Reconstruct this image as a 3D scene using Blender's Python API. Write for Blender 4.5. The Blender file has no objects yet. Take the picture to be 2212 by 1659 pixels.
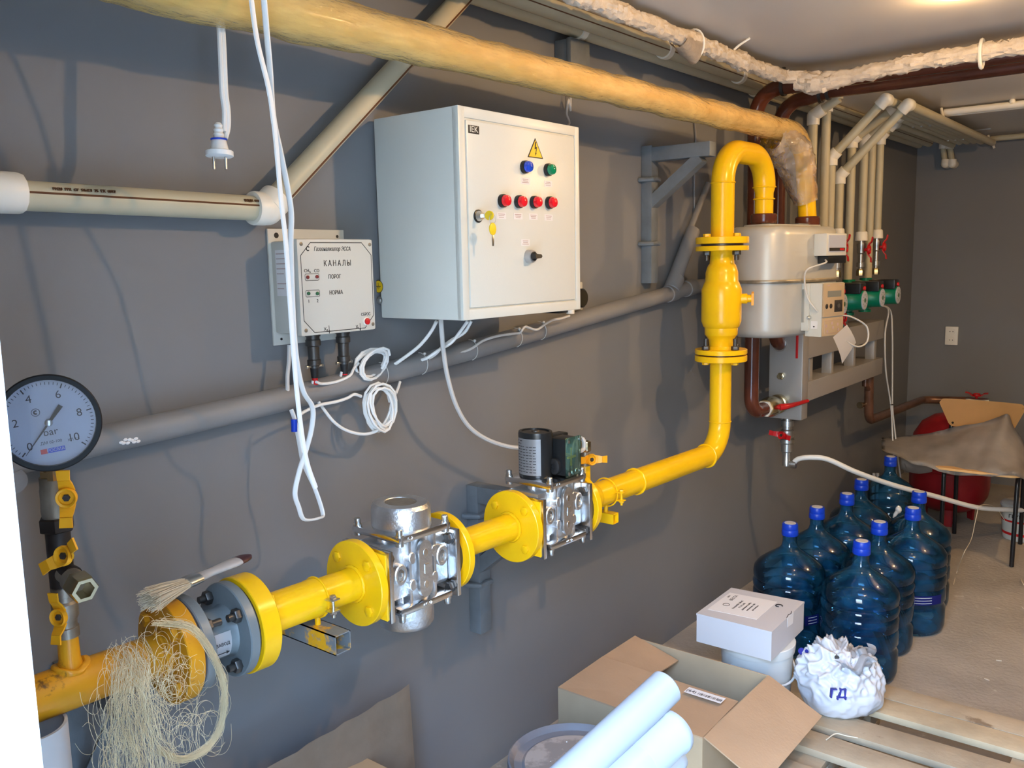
import bpy, bmesh, math, random
from mathutils import Vector, Matrix, noise as mnoise
random.seed(7)
PI = math.pi
V = Vector
SC = bpy.context.scene
COL = SC.collection

# ---------------------------------------------------------------- camera
YAW, PITCH, ROLL, FPX = 0.6753206, -0.1389939, -0.0208324, 1900.06
CAM = V((1.6, 0.0, 1.5))
_f = V((-math.sin(YAW)*math.cos(PITCH), math.cos(YAW)*math.cos(PITCH), math.sin(PITCH)))
_r0 = V((math.cos(YAW), math.sin(YAW), 0)); _u0 = _r0.cross(_f)
_r = _r0*math.cos(ROLL) + _u0*math.sin(ROLL); _u = -_r0*math.sin(ROLL) + _u0*math.cos(ROLL)
cd = bpy.data.cameras.new('camera'); cam = bpy.data.objects.new('camera', cd); COL.objects.link(cam)
cam.matrix_world = Matrix(((_r.x, _u.x, -_f.x, CAM.x), (_r.y, _u.y, -_f.y, CAM.y), (_r.z, _u.z, -_f.z, CAM.z), (0, 0, 0, 1)))
cd.sensor_width = 36; cd.lens = FPX*36/2212; cd.clip_start = 0.02
SC.camera = cam

# ---------------------------------------------------------------- world, exposure, lights
SC.view_settings.view_transform = 'Standard'; SC.view_settings.look = 'None'
SC.view_settings.gamma = 1; SC.view_settings.use_curve_mapping = False
SC.view_settings.exposure = 0.0
w = bpy.data.worlds.new('sky'); SC.world = w; w.use_nodes = True
bg = w.node_tree.nodes['Background']; bg.inputs[1].default_value = 1.0
_tc = w.node_tree.nodes.new('ShaderNodeTexCoord'); _sx = w.node_tree.nodes.new('ShaderNodeSeparateXYZ'); _rp = w.node_tree.nodes.new('ShaderNodeValToRGB')
_mr = w.node_tree.nodes.new('ShaderNodeMapRange'); _mr.inputs['From Min'].default_value = -1
w.node_tree.links.new(_tc.outputs['Generated'], _sx.inputs[0]); w.node_tree.links.new(_sx.outputs['Z'], _mr.inputs['Value']); w.node_tree.links.new(_mr.outputs[0], _rp.inputs[0]); 
_mx = w.node_tree.nodes.new('ShaderNodeMapRange'); _mx.inputs['From Min'].default_value = .35; _mx.inputs['From Max'].default_value = .9; _mx.inputs['To Min'].default_value = 1.0; _mx.inputs['To Max'].default_value = .22   # dimmer sky toward +x
w.node_tree.links.new(_sx.outputs['X'], _mx.inputs['Value']); _vm = w.node_tree.nodes.new('ShaderNodeVectorMath'); _vm.operation = 'SCALE'
w.node_tree.links.new(_rp.outputs[0], _vm.inputs[0]); w.node_tree.links.new(_mx.outputs[0], _vm.inputs['Scale']); w.node_tree.links.new(_vm.outputs[0], bg.inputs[0])
for _i, (_p, _c) in enumerate(((.0, (1.2, 1.2, 1.2)), (.5, (2.6, 2.7, 2.5)), (.63, (12.5, 13.8, 14.5)), (.78, (12, 20.5, 36)), (1.0, (9, 19, 36)))):   # ground glow, pale horizon, blue zenith
    _e = _rp.color_ramp.elements[0] if _i == 0 else _rp.color_ramp.elements[-1] if _i == 4 else _rp.color_ramp.elements.new(_p)
    _e.position = _p; _e.color = (*[q/36 for q in _c], 1)
bg.inputs[1].default_value = 36*1.62
DOOR_X0, DOOR_X1, DOOR_Z, NW0, NW1 = 0.945, 1.95, 2.08, 0.03, 0.25    # the doorway the camera stands in
pl_ = bpy.data.lights.new('daylight_portal', 'AREA'); pl_.shape = 'RECTANGLE'
pl_.size = DOOR_X1-DOOR_X0; pl_.size_y = DOOR_Z
pl_.cycles.is_portal = True
po = bpy.data.objects.new('daylight_portal', pl_); COL.objects.link(po)
po.location = ((DOOR_X0+DOOR_X1)/2, 0.0, DOOR_Z/2); po.rotation_euler = (PI/2, 0, 0)   # shines towards +y
LAMPS = [((0.98, 2.80, 2.185), 3.5, 0.03), ((1.50, 2.0, 2.185), 45, 0.016), ((1.75, 3.95, 2.14), 38, 0.02)]   # built with their fittings below
WARM = (1.0, 0.63, 0.29)

def at(px, py, x=None, y=None, z=None):
    d = _f + _r*((px-1106)/FPX) - _u*((py-829.5)/FPX)
    if x is not None: t = (x-CAM.x)/d.x
    elif y is not None: t = (y-CAM.y)/d.y
    else: t = (z-CAM.z)/d.z
    return CAM + d*t

# ---------------------------------------------------------------- materials
def mat(name, col, rough=.5, metal=0, var=0, vscale=8, bump=0, bscale=60, coat=0, dirt=None, dscale=3, dpos=.55, spec=.5, vcol=None, trans=0, ior=1.45, alpha=None):
    m = bpy.data.materials.new(name); m.use_nodes = True
    nt = m.node_tree; b = nt.nodes['Principled BSDF']; N = nt.nodes.new; L = nt.links.new
    c = (*col, 1); b.inputs['Base Color'].default_value = c
    b.inputs['Roughness'].default_value = rough; b.inputs['Metallic'].default_value = metal
    b.inputs['Specular IOR Level'].default_value = spec; b.inputs['IOR'].default_value = ior
    if coat: b.inputs['Coat Weight'].default_value = coat; b.inputs['Coat Roughness'].default_value = .08
    if trans: b.inputs['Transmission Weight'].default_value = trans
    if alpha is not None: b.inputs['Alpha'].default_value = alpha
    tc = N('ShaderNodeTexCoord'); last = None
    if var or vcol:
        n = N('ShaderNodeTexNoise'); n.inputs['Scale'].default_value = vscale; n.inputs['Detail'].default_value = 5
        L(tc.outputs['Object'], n.inputs['Vector'])
        r = N('ShaderNodeValToRGB'); r.color_ramp.elements[0].position = .32; r.color_ramp.elements[1].position = .68
        r.color_ramp.elements[0].color = tuple(max(0, x*(1-var)) for x in col)+(1,)
        r.color_ramp.elements[1].color = (*vcol, 1) if vcol else tuple(min(1, x*(1+var)) for x in col)+(1,)
        L(n.outputs['Fac'], r.inputs['Fac']); last = r.outputs['Color']
    if dirt:
        n2 = N('ShaderNodeTexNoise'); n2.inputs['Scale'].default_value = dscale; n2.inputs['Detail'].default_value = 8; n2.inputs['Roughness'].default_value = .65
        L(tc.outputs['Object'], n2.inputs['Vector'])
        r2 = N('ShaderNodeValToRGB'); r2.color_ramp.elements[0].position = dpos; r2.color_ramp.elements[1].position = min(1, dpos+.07)
        L(n2.outputs['Fac'], r2.inputs['Fac'])
        mx = N('ShaderNodeMix'); mx.data_type = 'RGBA'
        L(r2.outputs['Color'], mx.inputs['Factor'])
        if last: L(last, mx.inputs['A'])
        else: mx.inputs['A'].default_value = c
        mx.inputs['B'].default_value = (*dirt, 1); last = mx.outputs['Result']
    if last: L(last, b.inputs['Base Color'])
    if bump:
        nb = N('ShaderNodeTexNoise'); nb.inputs['Scale'].default_value = bscale; nb.inputs['Detail'].default_value = 4
        L(tc.outputs['Object'], nb.inputs['Vector'])
        bp = N('ShaderNodeBump'); bp.inputs['Strength'].default_value = bump; bp.inputs['Distance'].default_value = .004
        L(nb.outputs['Fac'], bp.inputs['Height']); L(bp.outputs['Normal'], b.inputs['Normal'])
    return m

def film(name, tint, gloss, rough, bump=.6, bscale=30, milk=.0, milkcol=(.8, .8, .8), stretch=None, mlo=.35, mhi=1.6):
    """thin clear plastic: tinted see-through + shine + a little milkiness"""
    m = bpy.data.materials.new(name); m.use_nodes = True; nt = m.node_tree; nt.nodes.clear(); N = nt.nodes.new; L = nt.links.new
    out = N('ShaderNodeOutputMaterial'); tr = N('ShaderNodeBsdfTransparent'); tr.inputs[0].default_value = (*tint, 1)
    gl = N('ShaderNodeBsdfGlossy'); gl.inputs['Roughness'].default_value = rough
    df = N('ShaderNodeBsdfDiffuse'); df.inputs[0].default_value = (*milkcol, 1)
    m1 = N('ShaderNodeMixShader'); m2 = N('ShaderNodeMixShader'); fr = N('ShaderNodeFresnel'); fr.inputs['IOR'].default_value = gloss
    tc = N('ShaderNodeTexCoord')
    nz = N('ShaderNodeTexNoise'); nz.inputs['Scale'].default_value = bscale; nz.inputs['Detail'].default_value = 4
    vec = tc.outputs['Object']
    if stretch:
        mp = N('ShaderNodeMapping'); mp.inputs['Scale'].default_value = stretch; L(vec, mp.inputs['Vector']); vec = mp.outputs['Vector']
    L(vec, nz.inputs['Vector'])
    bp = N('ShaderNodeBump'); bp.inputs['Strength'].default_value = bump; bp.inputs['Distance'].default_value = .01
    L(nz.outputs['Fac'], bp.inputs['Height'])
    for q in (gl, fr): L(bp.outputs['Normal'], q.inputs['Normal'])
    n2 = N('ShaderNodeTexNoise'); n2.inputs['Scale'].default_value = 14; n2.inputs['Detail'].default_value = 6; L(vec, n2.inputs['Vector'])
    mr = N('ShaderNodeMapRange'); mr.inputs['From Min'].default_value = .4; mr.inputs['From Max'].default_value = .65
    mr.inputs['To Min'].default_value = milk*mlo; mr.inputs['To Max'].default_value = min(1, milk*mhi)
    L(n2.outputs['Fac'], mr.inputs['Value'])
    L(mr.outputs['Result'], m1.inputs[0]); L(tr.outputs[0], m1.inputs[1]); L(df.outputs[0], m1.inputs[2])
    L(fr.outputs[0], m2.inputs[0]); L(m1.outputs[0], m2.inputs[1]); L(gl.outputs[0], m2.inputs[2])
    L(m2.outputs[0], out.inputs[0]); return m

YEL = (.90, .52, .006)
M = dict(
 yellow=mat('yellow_gloss_paint', YEL, .24, var=.05, vscale=5, bump=.10, bscale=25, coat=.08, spec=.4),
 yellow_old=mat('yellow_paint_worn', (.66, .30, .012), .34, var=.12, vscale=9, bump=.2, bscale=30, dirt=(.16, .075, .02), dscale=16, dpos=.62),
 handle=mat('orange_yellow_plastic', (.80, .36, .01), .4),
 alu=mat('cast_aluminium', (.74, .75, .76), .36, 1, var=.10, vscale=30, bump=.25, bscale=160),
 alu2=mat('machined_aluminium', (.72, .73, .74), .18, 1, bump=.05, bscale=200),
 zinc=mat('zinc_steel', (.62, .63, .62), .3, 1),
 steel=mat('dark_steel', (.10, .095, .09), .42, .8, bump=.2),
 flange_gray=mat('grey_flange_paint', (.20, .235, .25), .4, .2, var=.1, bump=.15, dirt=(.5, .3, .02), dscale=7, dpos=.66),
 rubber=mat('black_rubber', (.012, .012, .013), .6),
 blackpl=mat('black_plastic', (.012, .013, .014), .3),
 brass=mat('brass', (.55, .47, .30), .25, 1),
 oldsteel=mat('weathered_valve_steel', (.30, .27, .22), .45, .7, var=.3, vscale=20, bump=.3),
 darkiron=mat('black_iron_pipe', (.035, .03, .028), .5, .5, var=.4, vscale=14),
 wall=mat('grey_wall_paint', (.196, .198, .205), .62, var=.04, vscale=1.6, bump=.10, bscale=45, spec=.3),
 wallpipe=mat('grey_painted_pipe', (.215, .213, .217), .55, var=.06, bump=.1),
 bracket=mat('grey_painted_steel', (.145, .163, .178), .5, var=.12, vscale=20, bump=.2),
 ceil=mat('ceiling_white', (.70, .64, .56), .32, var=.03, vscale=1.2, bump=.05, bscale=6, spec=.4),
 floor=mat('concrete_floor', (.35, .31, .255), .85, var=.16, vscale=3.0, bump=.8, bscale=55, dirt=(.47, .43, .37), dscale=13, dpos=.62),
 white=mat('white_paint', (.82, .85, .86), .5),
 cab=mat('cabinet_light_grey', (.66, .66, .60), .30, bump=.05, bscale=220),
 ana=mat('analyser_beige', (.60, .59, .53), .42),
 ppr=mat('ppr_pipe_olive', (.52, .47, .33), .42, var=.05),
 pprw=mat('ppr_fitting_white', (.86, .82, .72), .35),
 stripe=mat('brown_stripe', (.12, .045, .015), .5),
 cord=mat('white_cable', (.80, .80, .78), .4),
 cordg=mat('grey_white_cable', (.58, .57, .55), .45),
 brown=mat('brown_gloss_pipe', (.115, .032, .017), .2, var=.25, vscale=9, coat=.3),
 copper=mat('bronze_painted_pipe', (.16, .075, .045), .28, .3, var=.3, vscale=12),
 mani=mat('silver_grey_paint', (.42, .40, .38), .38, .35, bump=.08, bscale=120),
 meter=mat('meter_grey_paint', (.50, .49, .45), .35, .15, var=.03),
 green=mat('pump_green', (.0, .16, .085), .3),
 red=mat('red_plastic', (.55, .012, .015), .35),
 tank=mat('tank_red', (.26, .008, .012), .35, var=.15, vscale=6, dirt=(.33, .12, .10), dscale=10, dpos=.66),
 blue=mat('blue_cap', (.005, .045, .50), .35),
 foam=mat('fuzzy_cream_foam', (.66, .56, .44), .9, var=.12, vscale=30, bump=.8, bscale=90),
 ply=mat('varnished_plywood', (.84, .50, .20), .38, var=.08, vscale=4, dirt=(.55, .28, .09), dscale=9, dpos=.64),
 tube=mat('black_chair_tube', (.012, .012, .014), .25),
 card=mat('cardboard', (.43, .285, .17), .8, var=.07, vscale=6, bump=.12, bscale=120),
 cardin=mat('cardboard_inside', (.44, .325, .20), .85, var=.06, vscale=8),
 carddark=mat('cardboard_grey', (.33, .27, .21), .85, var=.12, vscale=9, bump=.2),
 tape=mat('packing_tape', (.36, .20, .10), .25, var=.05),
 paperw=mat('white_card', (.55, .54, .555), .6),
 paper=mat('paper', (.75, .73, .72), .7),
 wood=mat('pallet_wood', (.36, .285, .19), .8, var=.22, vscale=5, bump=.4, bscale=40, dirt=(.20, .14, .085), dscale=8, dpos=.60),
 wood2=mat('pallet_wood_pale', (.44, .35, .225), .8, var=.2, vscale=6, bump=.4, bscale=40),
 bag=mat('white_carrier_bag', (.54, .55, .58), .4, bump=.3, bscale=18),
 ink=mat('black_ink', (.02, .018, .018), .6),
 inkblue=mat('blue_ink', (.02, .025, .25), .5),
 dial=mat('dial_white', (.43, .45, .52), .45),
 glassblue=None,
 hemp=mat('flax_fibre', (.70, .58, .36), .8, var=.15, vscale=20),
 bristle=mat('brush_bristle', (.62, .52, .36), .8, var=.1, vscale=30),
 brushwood=mat('grey_brush_handle', (.42, .40, .38), .5, var=.15, vscale=20),
 plum=mat('plum_lacquer', (.05, .015, .02), .35),
 drum=mat('dusty_grey_lid', (.13, .138, .16), .6, var=.1, vscale=6, dirt=(.23, .20, .185), dscale=4, dpos=.5),
 buckw=mat('white_bucket_plastic', (.60, .61, .58), .4),
 pvc=mat('white_pvc', (.35, .38, .41), .4, spec=.3),
 pvcg=mat('pale_pvc_dusty', (.58, .57, .57), .5, dirt=(.50, .44, .42), dscale=8, dpos=.6),
 signy=mat('warning_yellow', (.82, .52, .01), .4),
 ledr=mat('red_lens', (.75, .01, .02), .12, coat=.6), ledb=mat('blue_lens', (.01, .06, .55), .12, coat=.6), ledg=mat('green_lens', (.0, .22, .10), .12, coat=.6),
 leddr=mat('dark_red_led', (.20, .015, .01), .3), leddg=mat('dark_green_led', (.01, .10, .03), .3),
 key=mat('key_yellow', (.80, .55, .02), .4), lcd=mat('lcd_grey', (.22, .22, .19), .25),
 twine=mat('pale_twine', (.62, .55, .42), .9), tealclear=film('clear_teal_cover', (.75, .95, .90), 1.5, .05, bump=.05, milk=.10, milkcol=(.3, .7, .6)),
 clear=film('clear_wrap', (1, .99, .97), 1.5, .09, bump=1.0, bscale=34, milk=.50, milkcol=(1, .70, .27), stretch=(2.6, .6, 2.6), mlo=.88, mhi=1.15),
 clear2=film('bunched_clear_wrap', (.98, .96, .93), 1.5, .12, bump=1.0, bscale=34, milk=.26, milkcol=(.90, .80, .68), mlo=.7, mhi=1.4),
 sheetp=mat('dusty_plastic_sheet', (.50, .46, .42), .45, var=.18, vscale=7, bump=.5, bscale=14, alpha=.88),
 dust=mat('dust', (.22, .195, .18), .95, dirt=(.33, .29, .26), dscale=9, dpos=.5),
 bottle=film('blue_bottle_plastic', (.33, .60, .80), 1.5, .05, bump=.03, bscale=8, milk=.10, milkcol=(.03, .30, .62)),
 lbl=mat('dark_blue_label', (.012, .02, .22), .4), glass=film('gauge_glass', (.95, .96, .98), 1.4, .03, bump=0, milk=.03),
)

M['plate']=mat('silver_nameplate', (.50, .50, .51), .4, .35)
M['gcase']=mat('gauge_case_black', (.010, .012, .014), .55, spec=.3)
M['lamp'] = bpy.data.materials.new('lamp_glow'); M['lamp'].use_nodes = True
_b = M['lamp'].node_tree.nodes['Principled BSDF']; _b.inputs['Emission Color'].default_value = (1, .78, .45, 1); _b.inputs['Emission Strength'].default_value = 12

# ---------------------------------------------------------------- mesh builder
class MB:
    def __init__(s, T=None): s.bm = bmesh.new(); s.T = T
    def _x(s, vs):
        if s.T:
            for v in vs: v.co = s.T @ v.co
    def face(s, pts):
        vs = [s.bm.verts.new(V(p)) for p in pts]; s._x(vs); f = s.bm.faces.new(vs); return f
    def box(s, lo, hi, bev=0, R=None, seg=2):
        lo, hi = V(lo), V(hi); c = (lo+hi)/2; d = hi-lo
        g = bmesh.ops.create_cube(s.bm, size=1); vs = g['verts']
        for v in vs: v.co = V((v.co.x*d.x, v.co.y*d.y, v.co.z*d.z))
        if bev:
            es = list({e for v in vs for e in v.link_edges})
            r = bmesh.ops.bevel(s.bm, geom=es, offset=bev, segments=seg, affect='EDGES', profile=.6)
            vs = list({v for f in r['faces'] for v in f.verts} | {v for v in vs if v.is_valid})
        for v in vs: v.co = (R @ v.co if R else v.co) + c
        s._x(vs); return s
    def _ring(s, c, a, b, r, n, ph=0): return [s.bm.verts.new(c + a*(r*math.cos(ph+2*PI*i/n)) + b*(r*math.sin(ph+2*PI*i/n))) for i in range(n)]
    @staticmethod
    def frame(d):
        d = V(d).normalized(); h = V((0, 0, 1)) if abs(d.z) < .9 else V((1, 0, 0))
        a = d.cross(h).normalized(); return d, a, d.cross(a)
    def lathe(s, o, d, prof, n=32, cap=True, ph=0):
        """prof: (distance along d, radius) pairs"""
        o = V(o); d, a, b = s.frame(d); rs = []
        for t, r in prof: rs.append(s._ring(o+d*t, a, b, max(r, 1e-5), n, ph))
        for k in range(len(rs)-1):
            for i in range(n):
                j = (i+1) % n
                s.bm.faces.new((rs[k][i], rs[k][j], rs[k+1][j], rs[k+1][i]))
        if cap:
            s.bm.faces.new(rs[0][::-1]); s.bm.faces.new(rs[-1])
        s._x([v for r in rs for v in r]); return s
    def cyl(s, p, q, r, r2=None, n=28, bev=0):
        p, q = V(p), V(q); L = (q-p).length; r2 = r if r2 is None else r2
        pr = [(0, r), (L, r2)] if not bev else [(0, r-bev), (bev, r), (L-bev, r2), (L, r2-bev)]
        return s.lathe(p, q-p, pr, n)
    def hollow(s, p, q, r, ri, n=32):
        p, q = V(p), V(q); L = (q-p).length
        return s.lathe(p, q-p, [(L*.5, ri), (0, ri), (0, r), (L, r), (L, ri), (L*.5, ri)], n, cap=False)
    def hexn(s, p, q, r): return s.lathe(p, V(q)-V(p), [(0, r*.9), (.12*(V(q)-V(p)).length, r), (.88*(V(q)-V(p)).length, r), ((V(q)-V(p)).length, r*.9)], 6)
    def tube(s, pts, r, n=10, cap=True, closed=False, rn=0, rs=20, flat=1):
        pts = [V(p) for p in pts]; m = len(pts)
        rr = r if callable(r) else (lambda t: r)
        T = []
        for i in range(m):
            if closed: d = pts[(i+1) % m]-pts[i-1]
            else: d = pts[min(i+1, m-1)]-pts[max(i-1, 0)]
            T.append(d.normalized())
        _, a, _b2 = s.frame(T[0]); rings = []
        for i in range(m):
            a = (a - T[i]*a.dot(T[i])); a = a.normalized() if a.length > 1e-6 else s.frame(T[i])[1]
            b = T[i].cross(a); q = rr(i/(m-1)); ring = []
            for k in range(n):
                an = 2*PI*k/n; dv = a*math.cos(an)+b*math.sin(an)*flat; rad = q
                if rn: rad = q*(1+rn*mnoise.noise((pts[i]+dv*q)*rs)+rn*.5*mnoise.noise((pts[i]+dv*q)*rs*2.7))
                ring.append(s.bm.verts.new(pts[i]+dv*rad))
            rings.append(ring)
        for i in range(m if closed else m-1):
            A, B = rings[i], rings[(i+1) % m]
            for k in range(n):
                j = (k+1) % n; s.bm.faces.new((A[k], A[j], B[j], B[k]))
        if cap and not closed: s.bm.faces.new(rings[0][::-1]); s.bm.faces.new(rings[-1])
        s._x([v for r_ in rings for v in r_]); return s
    def sphere(s, c, r, sc=(1, 1, 1), u=20, v=12, R=None):
        g = bmesh.ops.create_uvsphere(s.bm, u_segments=u, v_segments=v, radius=r)
        for q in g['verts']:
            p = V((q.co.x*sc[0], q.co.y*sc[1], q.co.z*sc[2])); q.co = (R @ p if R else p) + V(c)
        s._x(g['verts']); return s
    def prism(s, poly, n, th):
        """poly: list of 3D points in a plane, extruded by th along n"""
        n = V(n).normalized()*th; A = [s.bm.verts.new(V(p)) for p in poly]; B = [s.bm.verts.new(V(p)+n) for p in poly]
        s.bm.faces.new(A[::-1]); s.bm.faces.new(B); m = len(A)
        for i in range(m): s.bm.faces.new((A[i], A[(i+1) % m], B[(i+1) % m], B[i]))
        s._x(A+B); return s
    def sheet(s, grid, th=0):
        h, w_ = len(grid), len(grid[0]); vs = [[s.bm.verts.new(V(p)) for p in row] for row in grid]
        for i in range(h-1):
            for j in range(w_-1): s.bm.faces.new((vs[i][j], vs[i][j+1], vs[i+1][j+1], vs[i+1][j]))
        s._x([v for r in vs for v in r])
        if th: bmesh.ops.solidify(s.bm, geom=list(s.bm.faces), thickness=th)
        return s
    def build(s, name, m, parent=None, label=None, sharp=38, smooth=True, kind=None):
        bm = s.bm; bmesh.ops.recalc_face_normals(bm, faces=bm.faces)
        if smooth:
            th = math.radians(sharp)
            for f in bm.faces: f.smooth = True
            for e in bm.edges:
                if len(e.link_faces) == 2 and e.calc_face_angle(0) > th: e.smooth = False
        me = bpy.data.meshes.new(name); 
        off = parent_off(parent)
        if off: bmesh.ops.translate(bm, verts=bm.verts, vec=-off)
        bm.to_mesh(me); bm.free()
        for q in (m if isinstance(m, (list, tuple)) else [m]): me.materials.append(M[q] if isinstance(q, str) else q)
        o = bpy.data.objects.new(name, me); COL.objects.link(o)
        if parent:
            o.parent = parent
            if parent.name in OFF: OFF[o.name] = OFF[parent.name]
        if label: o['label'] = label
        if kind: o['kind'] = kind
        return o
OFF = {}
def parent_off(p):
    return OFF.get(p.name) if p else None
def thing(name, label, cat, loc=(0, 0, 0), group=None):
    o = bpy.data.objects.new(name, None); COL.objects.link(o); o.empty_display_size = .05
    o.location = V(loc); OFF[o.name] = V(loc); o['label'] = label; o['category'] = cat
    if group: o['group'] = group
    return o
def part_off(child, parent):            # a part that carries sub-parts keeps the thing's offset
    OFF[child.name] = OFF[parent.name]; return child
def tag(o, label, cat, group=None):
    o['label'] = label; o['category'] = cat
    if group: o['group'] = group
    return o
def struct(name, mb, m): o = mb.build(name, m); o['kind'] = 'structure'; return o
def dup(root, loc, label=None, group=None, name=None):
    r = root.copy(); COL.objects.link(r); r.location = loc
    if label: r['label'] = label
    if group: r['group'] = group
    for ch in list(root.children):
        c = ch.copy(); COL.objects.link(c); c.parent = r
        for g in list(ch.children):
            d = g.copy(); COL.objects.link(d); d.parent = c
    return r
FX = Matrix(((0, 0, 1), (1, 0, 0), (0, 1, 0)))       # text frame on a face looking +x
FY = Matrix(((1, 0, 0), (0, 0, -1), (0, 1, 0)))      # on a face looking -y
def text(s, size, loc, R, m, parent, name='lettering', align='CENTER', ext=.0003, sx=1, shear=0, sp=1):
    c = bpy.data.curves.new(name, 'FONT'); c.body = s; c.size = size; c.align_x = align; c.align_y = 'CENTER'; c.extrude = ext; c.shear = shear
    c.space_character = sp; c.resolution_u = 3
    t = bpy.data.objects.new(name, c); me = bpy.data.meshes.new_from_object(t); bpy.data.objects.remove(t)
    off = parent_off(parent) or V((0, 0, 0))
    me.transform(Matrix.Diagonal((sx, 1, 1, 1))); me.transform(R.to_4x4()); me.transform(Matrix.Translation(V(loc)-off))
    me.materials.clear(); me.materials.append(M[m]); o = bpy.data.objects.new(name, me); COL.objects.link(o)
    if parent: o.parent = parent
    return o
def fillet(pts, R, n=7):
    pts = [V(p) for p in pts]; out = [pts[0]]
    Rs = R if isinstance(R, (list, tuple)) else [R]*(len(pts)-2)
    for i in range(1, len(pts)-1):
        a, b, c = pts[i-1], pts[i], pts[i+1]; u, v = (a-b).normalized(), (c-b).normalized()
        ang = u.angle(v)
        if abs(ang-PI) < .02: out.append(b); continue
        t = min(Rs[i-1]/math.tan(ang/2), (a-b).length*.98, (c-b).length*.98); r = t*math.tan(ang/2)
        cen = b+(u+v).normalized()*(r/math.sin(ang/2)); s0, s1 = b+u*t-cen, b+v*t-cen
        w_ = PI-ang
        for k in range(n+1):
            q = k/n; out.append(cen + (s0*math.sin((1-q)*w_)+s1*math.sin(q*w_))/math.sin(w_))
    out.append(pts[-1]); return out
def spline(pts, k=6):
    pts = [V(p) for p in pts]; P = [pts[0]*2-pts[1]]+pts+[pts[-1]*2-pts[-2]]; out = []
    for i in range(1, len(P)-2):
        a, b, c, d = P[i-1:i+3]
        for j in range(k):
            t = j/k; out.append(.5*((2*b)+(c-a)*t+(2*a-5*b+4*c-d)*t*t+(3*b-a-3*c+d)*t**3))
    out.append(pts[-1]); return out
def cable(name, pts, r, m, label, cat='cable', group=None, n=8, k=6, flat=1):
    b = MB(); b.tube(spline(pts, k), r, n, flat=flat); o = b.build(name, m)
    return tag(o, label, cat, group)
def lerp(a, b, t): return a+(b-a)*t

# ================================================================ THE ROOM
ROOM_X, ROOM_Y, CEIL = 3.35, 6.3, 2.215
b = MB(); b.box((-.15, NW0, -.1), (0, ROOM_Y+.15, CEIL+.1)); struct('wall_left', b, 'wall')
b = MB(); b.box((0, ROOM_Y, -.1), (ROOM_X, ROOM_Y+.15, CEIL+.1)); struct('wall_far', b, 'wall')
b = MB(); b.box((ROOM_X, NW0, -.1), (ROOM_X+.15, ROOM_Y+.15, CEIL+.1)); struct('wall_right', b, 'wall')
b = MB(); b.box((0, NW0, 0), (DOOR_X0-.02, NW1, CEIL)); b.box((DOOR_X1+.02, NW0, 0), (ROOM_X, NW1, CEIL)); b.box((DOOR_X0-.02, NW0, DOOR_Z+.02), (DOOR_X1+.02, NW1, CEIL))
struct('wall_near', b, 'wall')
b = MB(); b.box((DOOR_X0-.02, NW0-.01, 0), (DOOR_X0, NW1+.004, DOOR_Z), .003); b.box((DOOR_X1, NW0-.01, 0), (DOOR_X1+.02, NW1+.004, DOOR_Z), .003)
b.box((DOOR_X0, NW0-.01, DOOR_Z), (DOOR_X1, NW1+.004, DOOR_Z+.02), .003); struct('trim_1', b, 'white')
b = MB(); b.box((-.15, -3, -.1), (ROOM_X+.15, ROOM_Y+.15, 0)); struct('floor', b, 'floor')
b = MB(); b.box((-.15, NW0, CEIL), (ROOM_X+.15, ROOM_Y+.15, CEIL+.1)); struct('ceiling', b, 'ceil')
b = MB(); b.cyl((1.235, 2.86, -.004), (1.235, 2.86, .0015), .016, n=18); tag(b.build('floor_hole_plug', 'rubber'), 'small dark round plug in the concrete floor beyond the pallet', 'plug')

for i, (p, en, rad) in enumerate(LAMPS):
    p = V(p); z0 = CEIL
    t = thing('ceiling_lamp', ['small round ceiling lamp glowing warm at the top of the frame', 'round ceiling lamp nearer the doorway, above the frame', 'round ceiling lamp deeper in the room, right of the frame'][i], 'lamp', (p.x, p.y, z0), 'recessed ceiling lamps')
    b = MB(); b.lathe((p.x, p.y, z0+.002), (0, 0, -1), [(0, .052), (.006, .052), (.012, .046), (.010, .036), (.0, .036)], 32, cap=False); b.build('trim_ring', 'white', t)
    b = MB(); b.lathe((p.x, p.y, z0+.003), (0, 0, -1), [(0, .036), (.006, .034), (.011, .022), (.013, .004)], 28); b.build('diffuser', 'lamp', t)
    ld = bpy.data.lights.new('lamp_light', 'POINT'); ld.energy = en; ld.color = WARM; ld.shadow_soft_size = rad
    lo = bpy.data.objects.new('lamp_light', ld); COL.objects.link(lo); lo.location = V((p.x, p.y, p.z-.025)); 

# wall socket on the far wall
sp = at(2055, 725, y=ROOM_Y)
t = thing('wall_socket', 'white double wall socket on the dark far wall', 'socket', sp)
b = MB(); b.box((sp.x-.035, ROOM_Y-.014, sp.z-.06), (sp.x+.042, ROOM_Y, sp.z+.06), .004); b.build('face_plate', 'pprw', t)
for dz in (-.028, .028):
    b = MB(); b.cyl((sp.x+.003, ROOM_Y-.0165, sp.z+dz), (sp.x+.003, ROOM_Y-.0135, sp.z+dz), .021, n=20)
    o = b.build('socket_well', 'pprw', t)
    b = MB(); [b.cyl((sp.x+.003+q, ROOM_Y-.0172, sp.z+dz), (sp.x+.003+q, ROOM_Y-.0163, sp.z+dz), .003, n=8) for q in (-.009, .009)]; b.build('socket_hole', 'ink', o)

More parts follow.
